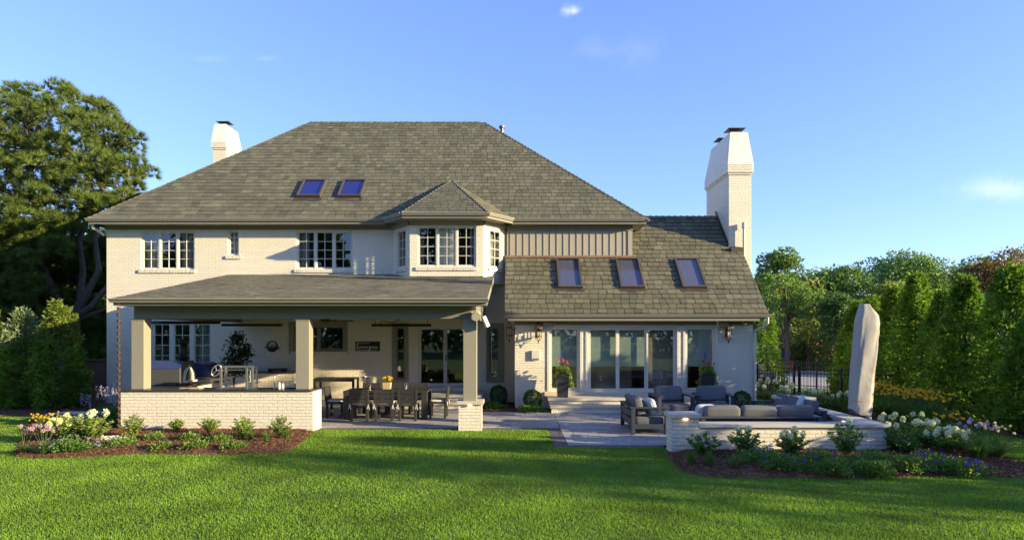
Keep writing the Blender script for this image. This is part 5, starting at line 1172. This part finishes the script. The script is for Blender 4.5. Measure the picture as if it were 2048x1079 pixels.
x, d = gp(88, 911); strap('allium', 'larger clump of pink globe flowers before the yellow yarrow', x, d, 190, .26, .30, m_blade, 'pink alliums in the left bed', 9, m_flpk, .52, .045)
x, d = gp(140, 908); leaf_mound('cranesbill', 'low spreading plant with many small violet flowers left of the green mounds', 'plant', None, x, d, .55, .24, m_shrub, 1100, .05, .03, .5, None, m_fll, 34, .024, .3)
x, d = gp(92, 880); strap('yarrow', 'clump of yellow flat flower heads at the left bed', x, d, 160, .36, .42, m_blade, None, 40, m_fly, .50, .019, w=.01)
x, d = gp(128, 888); hydrangea('white hydrangea with sunlight coloured into cream petals beside the yellow yarrow', x, d, .40, .52, m_shrubl, 10, 'flowering hydrangeas in the left bed', .7, .062, None, m_flc)
x, d = gp(190, 890); hydrangea('tall hydrangea with a few white heads left of the rain chain', x, d, .42, .66, m_shrubl, 3, 'flowering hydrangeas in the left bed', .7, .07)
x, d = gp(165, 885); hydrangea('leafy green shrub behind the violet cranesbill', x, d, .36, .46, m_shrubl, 1, 'flowering hydrangeas in the left bed', .7, .06)
x, d = -10.4, 15.1; strap('hosta', 'wide dark green hosta left of the kitchen counter', x, d, 150, .46, .75, m_shrub, None, 0, w=.12, zb=0)
o = strap('catmint', 'tall lavender flower spikes against the left house corner', at(228, 16.6), 16.6, 130, .62, .45, m_blade, None, 0, w=.02, zb=0)
b = MB(); Vs = []
for i in range(22):
    px = random.uniform(186, 262); x = at(px, 16.6)-o.location.x; y = random.uniform(-.5, .5); h = random.uniform(.72, 1.02); b.tube([Vector(o.location)+Vector((x*.7, y*.7, 0)), Vector(o.location)+Vector((x, y, h))], .005, 4); n = 34; t = rng.uniform(0, 1, (n, 1)); P = npx(x, y, h-.26)+t*npx(0, 0, .3)+rng.normal(size=(n, 3))*.018; V, Fc = leaves(P, sph(n)+npx(0, 0, -.4), .045, .02); np_mesh('flower_spike', V, Fc, m_fll, o)
b.build('stem', m_blade, o)
# pebbles
x, d = gp(214, 884); b = MB(); n = 0
for i in range(120):
    a, r = random.uniform(0, 6.28), math.sqrt(random.random()); px_, py_ = x+.42*r*math.cos(a), d+.26*r*math.sin(a); s = random.uniform(.02, .045); z = ground_z(px_, py_)
    b.cushion((px_, py_, z+s*.3), (s*2, s*1.5, s), .8, None, 8, 5)
tag(b.build('pebbles', m_pebble), 'patch of pale pebbles at the foot of the rain chain', 'pebbles', kind='stuff')
x, d = at(160, 18.0), 18.0
stp = empty('stepping_stone', (x, d, .0), 'flat grey stone slab in the shaded bed by the wooden fence', 'stone'); b = MB(); b.prism([(x-.8, 17.7, .02), (x+.5, 17.75, .02), (x+.75, 18.2, .02), (x-.6, 18.3, .02)], (0, 0, .09)); b.build('slab', m_capg, stp, .01)

# right bed
RB = 'hydrangeas in front of the low white wall'
for px, row, top, r, nb, lab in ((1407, 918, 868, .36, 0, 'leafy shrub without blooms before the low wall pier'), (1490, 918, 860, .36, 5, 'hydrangea with cream heads before the low wall, left of its middle'), (1583, 918, 866, .34, 6, 'hydrangea with cream heads before the right half of the low wall'), (1692, 920, 848, .36, 1, 'tallest leafy shrub before the right end of the low wall')):
    x, d = gp(px, row); hydrangea(lab, x, min(d, 12.1), r, (row-top)*d/F, m_shrub2, nb, RB, .85, .055)
for i, (px, row, lab) in enumerate(((1381, 932, 'fine grass tuft nearest the lawn edge below the wall pier'), (1419, 938, 'fine grass tuft with lilac buds, the middle of three'), (1469, 942, 'fine grass tuft next to the violet ground cover'))):
    x, d = gp(px, row); strap('grass_tuft', lab, x, d, 130, .30, .17, m_blade, 'grass tufts in the right bed', 5 if i == 1 else 0, m_fll, .42, .03, w=.009)
GC = 'ground cover plants along the front of the right bed'
for i, (px, row, rx, vio, yel, lab) in enumerate(((1520, 930, .34, 4, 4, 'ground cover with violet dots left of the wall middle'), (1567, 944, .36, 8, 2, 'ground cover with most violet flowers before the second cream hydrangea'), (1640, 934, .36, 3, 9, 'ground cover with yellow tips between hydrangea and tallest shrub'), (1662, 950, .30, 0, 5, 'low ground cover mound at the lawn edge below the tallest shrub'), (1745, 938, .38, 0, 14, 'yellow tipped ground cover below the wall corner'), (1745, 952, .26, 0, 5, 'low ground cover nearest the lawn below the wall corner'), (1815, 944, .40, 0, 16, 'yellow tipped ground cover right of the wall corner'), (1868, 938, .38, 12, 6, 'ground cover with violet flowers below the white hydrangeas'), (1915, 948, .40, 14, 12, 'violet and yellow ground cover nearest the lilac globe flowers'))):
    x, d = gp(px, row); o = leaf_mound('ground_cover_mound', lab, 'plant', GC, x, d, rx*1.22, .21, m_sedum if i % 2 else m_shrub2, 1500, .048, .028, .5, None, m_fly if yel else None, yel, .022)
    if vio:
        Vs = []
        for k in range(vio): q = sph(1)[0]; q[2] = abs(q[2])*.5+.6; V, Fc = leaves(np.repeat((q*npx(rx, rx, .22))[None], 10, 0), sph(10)+npx(0, 0, .4), .035, .028); np_mesh('violet_flower', V, Fc, m_flp, o)
HW = 'white hydrangeas right of the low wall'
for px, row, top, r, nb, lab in ((1790, 905, 862, .38, 3, 'green hydrangea with few blooms at the low wall right corner'), (1780, 880, 832, .40, 9, 'white hydrangea behind the low wall corner by the umbrella'), (1852, 903, 850, .42, 5, 'white hydrangea in the middle of the right bed'), (1892, 912, 866, .40, 12, 'whitest hydrangea left of the lilac globe flowers'), (1820, 890, 848, .36, 3, 'hydrangea with pale buds before the yellow flowers'), (1838, 872, 836, .38, 2, 'leafy hydrangea with two pale buds behind the middle white hydrangea'), (1925, 905, 868, .34, 2, 'leafy hydrangea left of the strap leaved lilac clump'), (1812, 912, 880, .30, 0, 'flowerless low hydrangea behind the yellow tipped ground cover'), (1868, 890, 852, .36, 4, 'hydrangea with four heads behind the whitest hydrangea'), (1690, 822, 792, .42, 10, 'pale hydrangea between the covered umbrella and black fence')):
    x, d = gp(px, row); hydrangea(lab, x, d, r, (row-top)*d/F*1.05, m_shrub, int(nb*.75+.5), HW, .78, .058)
x, d = gp(1955, 922); strap('allium', 'front clump of lilac globe flowers with long strap leaves', x, d, 320, .44, .42, m_blade, 'lilac alliums in the right bed', 12, m_fll, .62, .042, w=.014)
x, d = gp(1990, 915); strap('allium', 'clump of greenish seed heads behind the lilac globe flowers', x, d, 300, .46, .46, m_blade, 'lilac alliums in the right bed', 12, m_flw, .58, .028, w=.014)
YF = 'yellow flowering perennials by the hedge'
for i, (px, row, lab) in enumerate(((1775, 838, 'yellow flower clump right beside the covered umbrella'), (1820, 846, 'yellow flower clump between white hydrangea and hedge, broadest one'), (1862, 856, 'yellow flower clump at the lawn edge by the hedge'), (1752, 824, 'yellow flower clump farthest back behind the umbrella'), (1898, 872, 'sparse yellow flower clump at the right end of the row'))):
    x, d = gp(px, row); strap('coneflower', lab, x, d, 420 if i < 4 else 160, .62 if i < 4 else .34, .75 if i < 4 else .45, m_shrub, YF, 58 if i < 4 else 18, m_fly, .80 if i < 4 else .44, .032, w=.022)
# planting round the fence and right house corner
FP = 'hydrangeas between the house corner and the fence'
for px, d, h, nb, lab in ((1530, 19.6, .95, 8, 'tall white hydrangea against the right house corner'), (1578, 19.3, .72, 7, 'white hydrangea before the grey units and fence'), (1622, 19.0, .62, 5, 'white hydrangea before the black gate post')):
    x = at(px, d); hydrangea(lab, x, d, .46, h, m_shrubl, nb, FP, .95, .07)
x = at(1520, 18.8); strap('hosta', 'bright green hosta at the foot of the house corner downspout', x, 18.8, 110, .40, .48, m_shrubl, None, 0, w=.10)
for px, d, w2, lab in ((1560, 17.6, .6, 'low clipped green hedge piece left behind the corner sofa'), (1660, 18.3, .7, 'low clipped green hedge piece before the black fence')):
    leaf_mound('low_hedge', lab, 'hedge', 'low hedge pieces behind the sofa', at(px, d), d, w2, .42, m_box, 2200, .05, .028, .4, None, ry=.35)
for px, d, zz_, lab in ((985, 19.1, .08, 'low ivy tuft under the boxwood near the porch steps'), (1060, 18.42, .07, 'low ivy tuft under the boxwood at the terrace steps')):
    leaf_mound('ivy_tuft', lab, 'plant', 'ivy tufts under the boxwood balls', at(px, d), d, .42, .17, m_shrub, 650, .06, .035, .4, zz_, ry=.22)

# thuja trees
def thuja(name, label, x, y, h, r, mat, group, n=15000, zb=0.0, top=None, dens_l=.10, power=.62, tips=1, shade_n=None):
    o = empty(name, (x, y, zb), label, 'tree', group)
    m = n//7; t = rng.uniform(0, 1, m)**1.25; a = rng.uniform(0, 2*np.pi, m)
    ph = rng.uniform(0, 6, 6); lump = 1+.16*np.sin(a*3+ph[0]+t*7)+.12*np.sin(a*5+ph[1]-t*13)+.10*np.sin(t*31+a*2+ph[2])
    R = r*np.minimum(1, (1-t)**power*1.12)*(.72+.28*np.minimum(1, t*6))*lump; k = rng.uniform(.5, 1, m)**.5
    off = np.zeros((m, 2))
    if tips > 1: which = rng.integers(0, tips, m); off[:, 0] = (which-(tips-1)/2)*r*.55*np.clip(t*1.6-.4, 0, 1); R *= 1-.35*np.clip(t*1.6-.4, 0, 1)
    C = np.column_stack([np.cos(a)*R*k+off[:, 0], np.sin(a)*R*k+off[:, 1], .04+t*h*(.96+.05*np.sin(a*4+ph[3]))])
    D0 = unit(np.column_stack([np.cos(a), np.sin(a), rng.uniform(.3, 1.4, m)])+rng.normal(size=(m, 3))*.3)
    P = np.repeat(C, 7, 0); D = np.repeat(D0, 7, 0); s = np.tile(np.linspace(0, 1, 7), m)[:, None]; fan = rng.normal(size=P.shape)*.55
    P = P+D*s*dens_l*1.3+npx(0, 0, -.25)*s**2*dens_l; V, Fc = leaves(P, D+fan, rng.uniform(.6, 1.2, len(P))*dens_l, rng.uniform(.22, .4, len(P))*dens_l)
    if top:
        zc = V.reshape(-1, 4, 3)[:, 0, 2]; idx = (zc > top[1]*h+.12*np.sin(V.reshape(-1, 4, 3)[:, 0, 0]*7)).astype(int); np_mesh('crown', V, Fc, None, o, idx, [mat, top[0]])
    else: np_mesh('crown', V, Fc, mat, o)
    b = MB(); b.tube([(x, y, zb-.1), (x, y, zb+h*.5), (x, y, zb+h*.9)], [.07, .045, .01], 7); b.build('trunk', m_bark, o); return o
HG = 'thuja trees in the right hedge'
hl = ['nearest hedge thuja at the right picture edge, low and full', 'hedge thuja at the right edge with sunlit side branches', 'tall hedge thuja before the white neighbour house', 'tall hedge thuja under the russet tree', 'hedge thuja in front of the far brick chimney', 'hedge thuja left of the far brick chimney', 'hedge thuja right of the covered umbrella', 'farthest hedge thuja next to the fence end']
hp_ = [(12.6, 14.9, 2.85, 1.0), (12.9, 16.2, 4.0, 1.0), (12.7, 17.5, 3.85, .95), (13.0, 18.8, 3.5, .95), (13.0, 20.1, 4.15, .92), (13.2, 21.5, 3.9, .95), (13.1, 22.8, 3.55, .9), (13.4, 24.2, 3.5, .95)]
for (x, y, h, r), lab in zip(hp_, hl): thuja('thuja', lab, x, y, h, r, m_thuja, HG, 16000, dens_l=.15, power=.75)
for x, y, h, r in ((13.6, 13.85, 9.6, .85), (12.9, 12.6, 2.7, .9), (12.8, 10.9, 2.5, .85), (12.8, 9.2, 2.3, .8)): thuja('thuja', 'unseen thuja outside the right picture edge, placed for its shade', x, y, h, r, m_thuja, HG, 9000 if h > 5 else 4200, dens_l=.15)  # tall tree added to keep sun off porch wall; the rest continue the hedge
thuja('thuja', 'dark cone shaped thuja with two tips at the right house corner', at(1534, 26), 26, 3.05, .72, m_thuja, None, 12000, dens_l=.085, power=.8, tips=2)
LT = 'columnar thujas by the wooden fence'
thuja('thuja', 'columnar thuja by the wooden fence with its sunlit top coloured pale', at(45, 19.8), 19.8, 3.0, .56, m_thuja_l, LT, 9500, top=(m_thuja_p, .68), dens_l=.14, power=.5)
thuja('thuja', 'columnar thuja by the wooden fence with its sunlit top coloured yellow green', at(118, 19.6), 19.6, 3.25, .66, m_thuja_l, LT, 11500, top=(m_thuja_y, .66), dens_l=.14, power=.5)
thuja('thuja', 'columnar thuja cut by the left picture edge', at(-28, 20.6), 20.6, 3.1, .62, m_thuja_l, LT, 8000, top=(m_thuja_y, .75), dens_l=.14, power=.5)

# broadleaf trees
def limbs(b, base, top, r0, ends):
    b.tube([base, Vector(base).lerp(Vector(top), .5)+Vector((random.uniform(-.15, .15), random.uniform(-.15, .15), 0)), top], [r0, r0*.8, r0*.55], 8)
    for e in ends:
        s = Vector(base).lerp(Vector(top), random.uniform(.45, 1)); m = s.lerp(Vector(e), .5)+Vector((0, 0, .12*(Vector(e)-s).length)); b.tube([s, m, e], [r0*.38, r0*.24, r0*.06], 6)
def tree(name, label, x, y, h, r, mat, group, n=9000, L=.24, nc=26, crown0=.3, zs=1.0, trunk_r=.16, gap=.0, cl=.42, zb=0.0):
    o = empty(name, (x, y, zb), label, 'tree', group); zc = h*(crown0+1)/2; rz = h*(1-crown0)/2*zs
    q = sph(nc); q[:, 2] = np.where(q[:, 2] < -.75, -q[:, 2], q[:, 2]); C = q*npx(r, r, rz)*rng.uniform(.45, .9, (nc, 1)); C[:, 2] += zc; cr = rng.uniform(.6, 1.25, nc)*cl*r
    ci = rng.choice(nc, n, p=cr**2/(cr**2).sum()); u_ = sph(n); P = C[ci]+u_*cr[ci][:, None]*npx(1, 1, .72)*rng.uniform(.35, 1, (n, 1))**.5
    P[:, 2] = np.maximum(P[:, 2], .3); V, Fc = leaves(P, u_*.7+sph(n)+npx(0, 0, -.2), rng.uniform(.7, 1.3, n)*L, rng.uniform(.4, .7, n)*L); np_mesh('crown', V, Fc, mat, o)
    b = MB(); limbs(b, (x, y, zb-.2), (x, y, zb+h*max(crown0+.2, .45)), trunk_r, [Vector((x, y, zb))+Vector(c)*1.0 for c in C[:16]]); b.build('trunk', m_bark, o); return o
BG = 'trees beyond the black fence'
def btree(px, d, row, w_px, mat, lab, name='broadleaf_tree', **k):
    x = at(px, d); h = zt(row, d); return tree(name, lab, x, d, h, w_px*d/F/2, mat, k.pop('group', BG), **k)
btree(1572, 37, 488, 125, m_mid, 'open crowned tree with bare limbs next to the right chimney', n=5200, L=.20, nc=30, cl=.30, crown0=.25)
btree(1560, 46, 545, 170, m_olive, 'yellow green tree low behind the right house corner', n=8000, L=.26)
btree(1655, 50, 533, 170, m_mid, 'round green tree in the middle distance behind the covered umbrella', n=10000, L=.28)
btree(1800, 58, 512, 185, m_mid, 'highest broad tree left of the open sky gap', n=11000, L=.30, crown0=.2)
btree(1762, 44, 562, 140, m_olive, 'olive yellow tree behind the hedge left of the far brick chimney', n=8000, L=.24)
btree(1682, 36, 590, 110, m_dark, 'dark low tree right behind the covered umbrella', n=7000, L=.18, crown0=.28)
btree(1870, 62, 560, 120, m_olive, 'small tree under the sky gap behind the hedge', n=6000, L=.28)
btree(2010, 47, 507, 190, m_brown, 'russet brown tree at the right edge above the hedge', n=11000, L=.24, cl=.38)
btree(1955, 58, 520, 130, m_dark, 'dark green tree left behind the russet tree', n=8000, L=.28)
btree(2060, 60, 492, 220, m_mid, 'tall green tree rising behind the russet tree', n=9000, L=.30)
btree(1620, 40, 640, 130, m_olive, 'low leafy tree above the far red flower box', n=6000, L=.18, crown0=.08)
btree(1730, 47, 625, 130, m_mid, 'shrubby green tree hiding the far brick house', n=6000, L=.22, crown0=.1)
btree(1520, 52, 560, 120, m_mid, 'green tree just visible right of the house wall', n=6000, L=.28, crown0=.15)
LG = 'dark trees behind the left pine'
for px, d, row, w_px, mat, lab in ((-60, 42, 330, 330, m_dark, 'dark tree behind the pine at the left picture edge'), (90, 46, 420, 300, m_dark, 'dark tree filling the gap under the pine crown'), (190, 40, 470, 170, m_dark, 'dark tree directly left of the house wall'), (30, 36, 560, 190, m_dark, 'lower dark tree behind the thuja with pale sunlit top'), (172, 33, 600, 120, m_mid, 'sunlit bushy tree above the wooden fence'), (250, 55, 440, 200, m_dark, 'dark tree mostly hidden behind the house'), (208, 36, 620, 110, m_dark, 'dark low tree in the corner between fence and house wall'), (110, 34, 640, 150, m_dark, 'dark low tree behind the wooden fence and the thuja with yellow green sunlit top')):
    btree(px, d, row, w_px, mat, lab, group=LG, n=9000, L=.26 if d > 34 else .16, crown0=.06)

# the big pine: trunks traced limb by limb at its own depth, needle tufts in flattened pads
pd = 27.0
pn = empty('pine_tree', (at(142, pd), pd, 0), 'huge old pine with reddish forked limbs left of the house', 'tree')
def pp(px, py, dd=0): return Vector((at(px, pd+dd), pd+dd, zt(py, pd+dd)))
b = MB()
b.tube([pp(140, 800), pp(143, 730), pp(138, 665), pp(142, 640)], [.42, .34, .30, .27], 10)
for pts, r0 in (([(142, 645, 0), (172, 590, -.3), (198, 540, -.4), (190, 480, -.3), (200, 430, 0), (205, 330, 0), (190, 240, 0)], .17), ([(140, 650, 0), (160, 600, .3), (166, 540, .4), (158, 480, .3), (184, 420, 0), (182, 330, .2), (150, 220, .2)], .18), ([(142, 640, 0), (185, 610, -.6), (225, 560, -.8), (240, 500, -1), (250, 400, -.6), (262, 300, 0)], .14), ([(138, 650, 0), (110, 590, 0), (80, 520, .5), (70, 420, .5), (60, 300, .4), (50, 200, .4)], .2), ([(138, 655, 0), (90, 600, .8), (40, 540, 1.2), (0, 470, 1.0), (-30, 380, 1.0)], .10), ([(150, 640, 0), (200, 622, .5), (250, 600, .8)], .12), ([(182, 340, 0), (230, 320, -.3), (290, 330, -.3)], .06), ([(205, 330, 0), (240, 270, 0), (262, 240, 0)], .06), ([(70, 420, .5), (110, 330, 0), (125, 230, .3)], .08)):
    k = len(pts); b.tube([pp(*p) for p in pts], [r0*(1-.8*i/(k-1)) for i in range(k)], 7)
pads = []
outline = [(-120, 215), (-40, 192), (35, 186), (70, 196), (95, 182), (135, 178), (165, 212), (195, 198), (228, 232), (238, 262), (272, 282), (280, 318), (306, 345), (270, 372), (292, 396), (240, 422), (195, 440), (150, 470), (110, 520), (60, 560), (0, 600), (-120, 640)]
for i in range(4000):
    q = np.array([[random.uniform(-120, 325), random.uniform(155, 640)]])
    if inside(q, np.array(outline, float))[0]:
        px, py = q[0]; dd = random.uniform(-1, 1)*3.4*math.sqrt(max(.08, 1-((px-90)/260)**2-((py-390)/260)**2)); c = pp(px, py, dd)
        if all((c-p).length > .90 for p in pads): pads.append(c)
npad = len(pads)
for i in range(130): pads.append(pp(random.uniform(-130, 120), random.uniform(470, 700))+Vector((0, random.uniform(-2.2, 1), 0)))
for i in range(230): pads.append(pp(random.uniform(-130, 215), random.uniform(450, 700))+Vector((0, random.uniform(1.2, 4.5), 0)))
for c in pads[:npad:3]:
    s = min([pp(200, 430), pp(184, 420), pp(70, 420), pp(60, 300), pp(182, 330), pp(205, 330), pp(250, 400), pp(0, 470), pp(110, 330), pp(80, 520)], key=lambda p: (p-c).length); b.tube([s, s.lerp(c, .6)+Vector((0, 0, .15)), c], [.045, .03, .012], 5)
b.build('trunk', m_barkp, pn)
Pt, Dt = [], []
for c in pads:
    k = 34; q = sph(k); sz = random.uniform(.36, .74); q[:, 2] = np.where(q[:, 2] < -.5, -q[:, 2], q[:, 2]); P = np.array(c)+q*npx(sz, sz, sz*.85)*rng.uniform(.7, 1, (k, 1)); Pt.append(P); Dt.append(q*.9+npx(0, 0, .65))
Pt, Dt = np.concatenate(Pt), np.concatenate(Dt); k = 36
P = np.repeat(Pt, k, 0); D = unit(np.repeat(unit(Dt), k, 0)*.95+sph(len(P))*.85); n = len(P); L = rng.uniform(.20, .32, n)[:, None]; R = unit(np.cross(D, rng.normal(size=(n, 3))))*.011
V = np.stack([P-R, P+R, P+D*L], 1).reshape(-1, 3); np_mesh('crown', V-np.array(pn.location), np.arange(3*n).reshape(-1, 3), m_pine, pn)

# ------------------------------------------------------------------ fences, units, neighbours
wfc = empty('wooden_fence', (-15, 22.8, 0), 'brown board fence between the left thujas and the house', 'fence')
b = MB(); x = -20.5
while x < -13.68: b.box(x, x+.136, 22.8+random.uniform(-.004, .004), 22.822, 0, 1.38+random.uniform(-.006, .006)); x += .142
b.build('boards', m_wood, wfc); b = MB(); b.box(-20.5, -13.68, 22.74, 22.86, 1.39, 1.44); b.box(-20.5, -13.68, 22.825, 22.87, .3, .4); b.box(-20.5, -13.68, 22.825, 22.87, 1.05, 1.15); b.build('rail', m_wood, wfc)
for x in (-18.8, -16.4, -14.0): b = MB(); b.box(x-.05, x+.05, 22.83, 22.93, 0, 1.37); b.build('post', m_wood, wfc)
def iron_fence(name, lab, pts, cat, h=1.22, step=.10, post=2.0, grp='black iron fences beyond the terrace'):
    o = empty(name, (*pts[0], 0), lab, cat, grp); rl = MB(); pk = MB(); posts = []
    for (x0, y0), (x1, y1) in zip(pts, pts[1:]):
        L_ = math.hypot(x1-x0, y1-y0); k = int(L_/step)
        for z in (.12, h-.18, h-.03): rl.tube([(x0, y0, z), (x1, y1, z)], .016, 4)
        for i in range(k): t = (i+.5)/k; pk.tube([(x0+(x1-x0)*t, y0+(y1-y0)*t, .05), (x0+(x1-x0)*t, y0+(y1-y0)*t, h-.03)], .0085, 4)
        for i in range(int(L_/post)+1): posts.append((x0+(x1-x0)*min(1, i*post/L_), y0+(y1-y0)*min(1, i*post/L_)))
        posts.append((x1, y1))
    rl.build('rails', m_black, o); pk.build('pickets', m_black, o)
    done = []
    for p in posts:
        if all(math.hypot(p[0]-q[0], p[1]-q[1]) > .4 for q in done): done.append(p); q = MB(); q.box(p[0]-.032, p[0]+.032, p[1]-.032, p[1]+.032, -.05, h+.05); q.box(p[0]-.04, p[0]+.04, p[1]-.04, p[1]+.04, h+.051, h+.07); q.build('post', m_black, o)
    return o
iron_fence('iron_fence', 'black iron fence running from the house corner to the gate', [(7.62, 24.2), (9.75, 21.6)], 'fence')
iron_fence('iron_gate', 'black iron double gate left of the covered umbrella', [(9.85, 21.45), (11.1, 20.5)], 'gate', 1.2, .10, 1.3)
iron_fence('iron_fence', 'black iron fence piece between covered umbrella and hedge', [(11.2, 20.42), (12.3, 19.9)], 'fence')
iron_fence('iron_fence', 'farther black iron fence along the driveway', [(10.0, 29.3), (13.0, 26.6), (14.6, 25.4)], 'fence')
for px, d, h, w2, lab in ((1529, 25.0, .80, .46, 'front grey cooling unit behind the iron fence at the house corner'), (1516, 26.4, .98, .42, 'rear grey cooling unit, taller, at the house corner')):
    x = at(px, d); o = empty('cooling_unit', (x, d, 0), lab, 'air conditioner', 'grey cooling units by the house'); b = MB(); b.box(x-w2, x+w2, d, d+.75, .03, h)
    b.build('casing', m_acgrey, o, .02); b = MB()
    for i in range(9): b.box(x-w2+.05, x+w2-.05, d-.014, d-.001, .12+i*(h-.25)/9, .12+i*(h-.25)/9+.03)
    b.build('grille', m_char, o); b = MB(); b.box(x-w2-.02, x+w2+.02, d-.02, d+.77, h+.001, h+.035); b.build('lid', m_acgrey, o, .008); b = MB(); b.box(x-w2-.05, x+w2+.05, d-.05, d+.8, -.05, .0295); b.build('pad', m_capg, o)
def cottage(lab, x0, x1, y0, y1, hw, hr, wall, chim=None, axis='x', wins=()):
    o = empty('neighbour_house', ((x0+x1)/2, y0, 0), lab, 'house'); b = MB(); b.box(x0, x1, y0, y1, -.1, hw)
    if axis == 'y': b.prism([(x0, y0, hw), (x1, y0, hw), ((x0+x1)/2, y0, hr)], (0, y1-y0, 0))
    b.build('wall', wall, o); b = MB(); e = .4; ym = (y0+y1)/2; xm = (x0+x1)/2
    if axis == 'x': b.prism([(x0-e, y0-e, hw-.05), (x0-e, ym, hr), (x0-e, y1+e, hw-.05), (x0-e, y1+e, hw+.1), (x0-e, ym, hr+.16), (x0-e, y0-e, hw+.1)], (x1-x0+2*e, 0, 0))
    else: b.prism([(x0-e, y0-e, hw-.2), (xm, y0-e, hr+.02), (x1+e, y0-e, hw-.2), (x1+e, y0-e, hw-.04), (xm, y0-e, hr+.2), (x0-e, y0-e, hw-.04)], (0, y1-y0+2*e, 0))
    r_ = b.build('roof', m_farroof, o)
    if chim: cx, cy, ch_ = chim; b = MB(); b.box(cx-.7, cx+.7, cy-.45, cy+.45, hw-.3, ch_); b.box(cx-.76, cx+.76, cy-.51, cy+.51, ch_+.001, ch_+.15); b.build('chimney', m_redbrick, r_); b = MB(); b.box(cx-.5, cx+.5, cy-.3, cy+.3, ch_+.151, ch_+.35); b.build('chimney_cap', m_char, r_)
    for a, c, ww, hh in wins: f = MB(); f.box(a, a+ww, y0-.03, y0-.001, c, c+hh); wo = f.build('window', m_white, o); g = MB(); g.box(a+.06, a+ww-.06, y0-.035, y0-.0301, c+.06, c+hh-.06); g.build('glass', m_black, wo)
cottage('distant house with grey roof and red brick chimney above the hedge', 38, 50, 56, 66, 4.0, 6.6, m_redbrick, (at(1925, 58), 58, 7.0), 'x', ((40, 1.2, 1.2, 1.4), (44, 1.2, 1.2, 1.4)))
cottage('white gabled neighbour house at the right picture edge', 26.0, 34.0, 31.0, 40.0, 2.2, 4.6, m_white, None, 'y', ((28, .9, 1, 1.1), (31, .9, 1, 1.1)))
cottage('distant red brick house glimpsed under the trees', 27, 39, 57, 66, 3.0, 4.4, m_redbrick, None, 'x', ((28.2, .8, 1.0, 1.3), (30.2, .1, 1.1, 2.1), (32.5, .8, 1.0, 1.3)))
x, d = at(1573, 40), 40
rb = empty('flower_trough', (x, d, 0), 'red trough of purple flowers beyond the iron fence', 'planter'); b = MB(); b.box(x-.5, x+.5, d, d+.4, .0, .62); b.build('box', paint("red_box", (.45, .05, .03), .6), rb, .02)
n = 300; P = npx(x, d+.2, .85)+sph(n)*npx(.5, .2, .22); V, Fc = leaves(P, sph(n)+npx(0, 0, .5), .12, .08); np_mesh('flowers', V-np.array(rb.location), Fc, m_flp, rb)
VG = 'far verge shrubs across the driveway'
for i, (px, d, r, h, mat, lab) in enumerate(((1600, 41, 1.0, 1.1, m_shrub, 'dark green verge shrub beside the far red trough'), (1655, 42, 1.3, .8, m_shrubl, 'light verge shrub before the distant brick house'), (1690, 40, 1.2, .7, m_shrubl, 'light verge shrub seen just left of the covered umbrella'), (1625, 43, 1.1, 1.3, m_olive, 'yellowish verge shrub in the middle'), (1540, 42, 1.3, 1.2, m_shrub, 'verge shrub behind the two tipped thuja'))):
    leaf_mound('verge_shrub', lab, 'shrub', VG, at(px, d), d, r, h, mat, 1500, .16, .08, .5, 0.0)

# trees outside the picture: they throw the dappled shade over the terrace and show in the window panes
SH = 'shade trees outside the picture to the right'
for x, y, h, r, lab in ((23.0, 5.2, 7.4, 1.5, 'slim shade tree outside the right edge, nearest the terrace'), (29.0, 1.2, 8.6, 1.9, 'broad shade tree outside the right edge, farther off'), (31.0, -6.5, 7.0, 1.3, 'shade tree outside the right edge beside the near lawn')):
    tree('shade_tree', lab, x, y, h, r, m_mid, SH, 2800, .17, 22, .45, cl=.36)
def treeline():
    n = 38000; x = rng.uniform(-75, 62, n); hh = 15.5+3.0*np.sin(x*.16+1)+2.2*np.sin(x*.43)+1.4*np.sin(x*1.1); t = rng.uniform(0, 1, n)**.8; P = np.column_stack([x, -34-5*np.sin(x*.09)+rng.uniform(-3, 3, n)-abs(x)*.12, .3+t*hh*np.where(rng.uniform(0, 1, n) < .93, 1, 1.08)])
    V, Fc = leaves(P, sph(n), rng.uniform(.7, 1.3, n), rng.uniform(.5, .8, n)); tag(np_mesh('woodland', V, Fc, m_dark), 'far belt of trees across the garden behind the photographer', 'woodland', kind='stuff')
treeline()
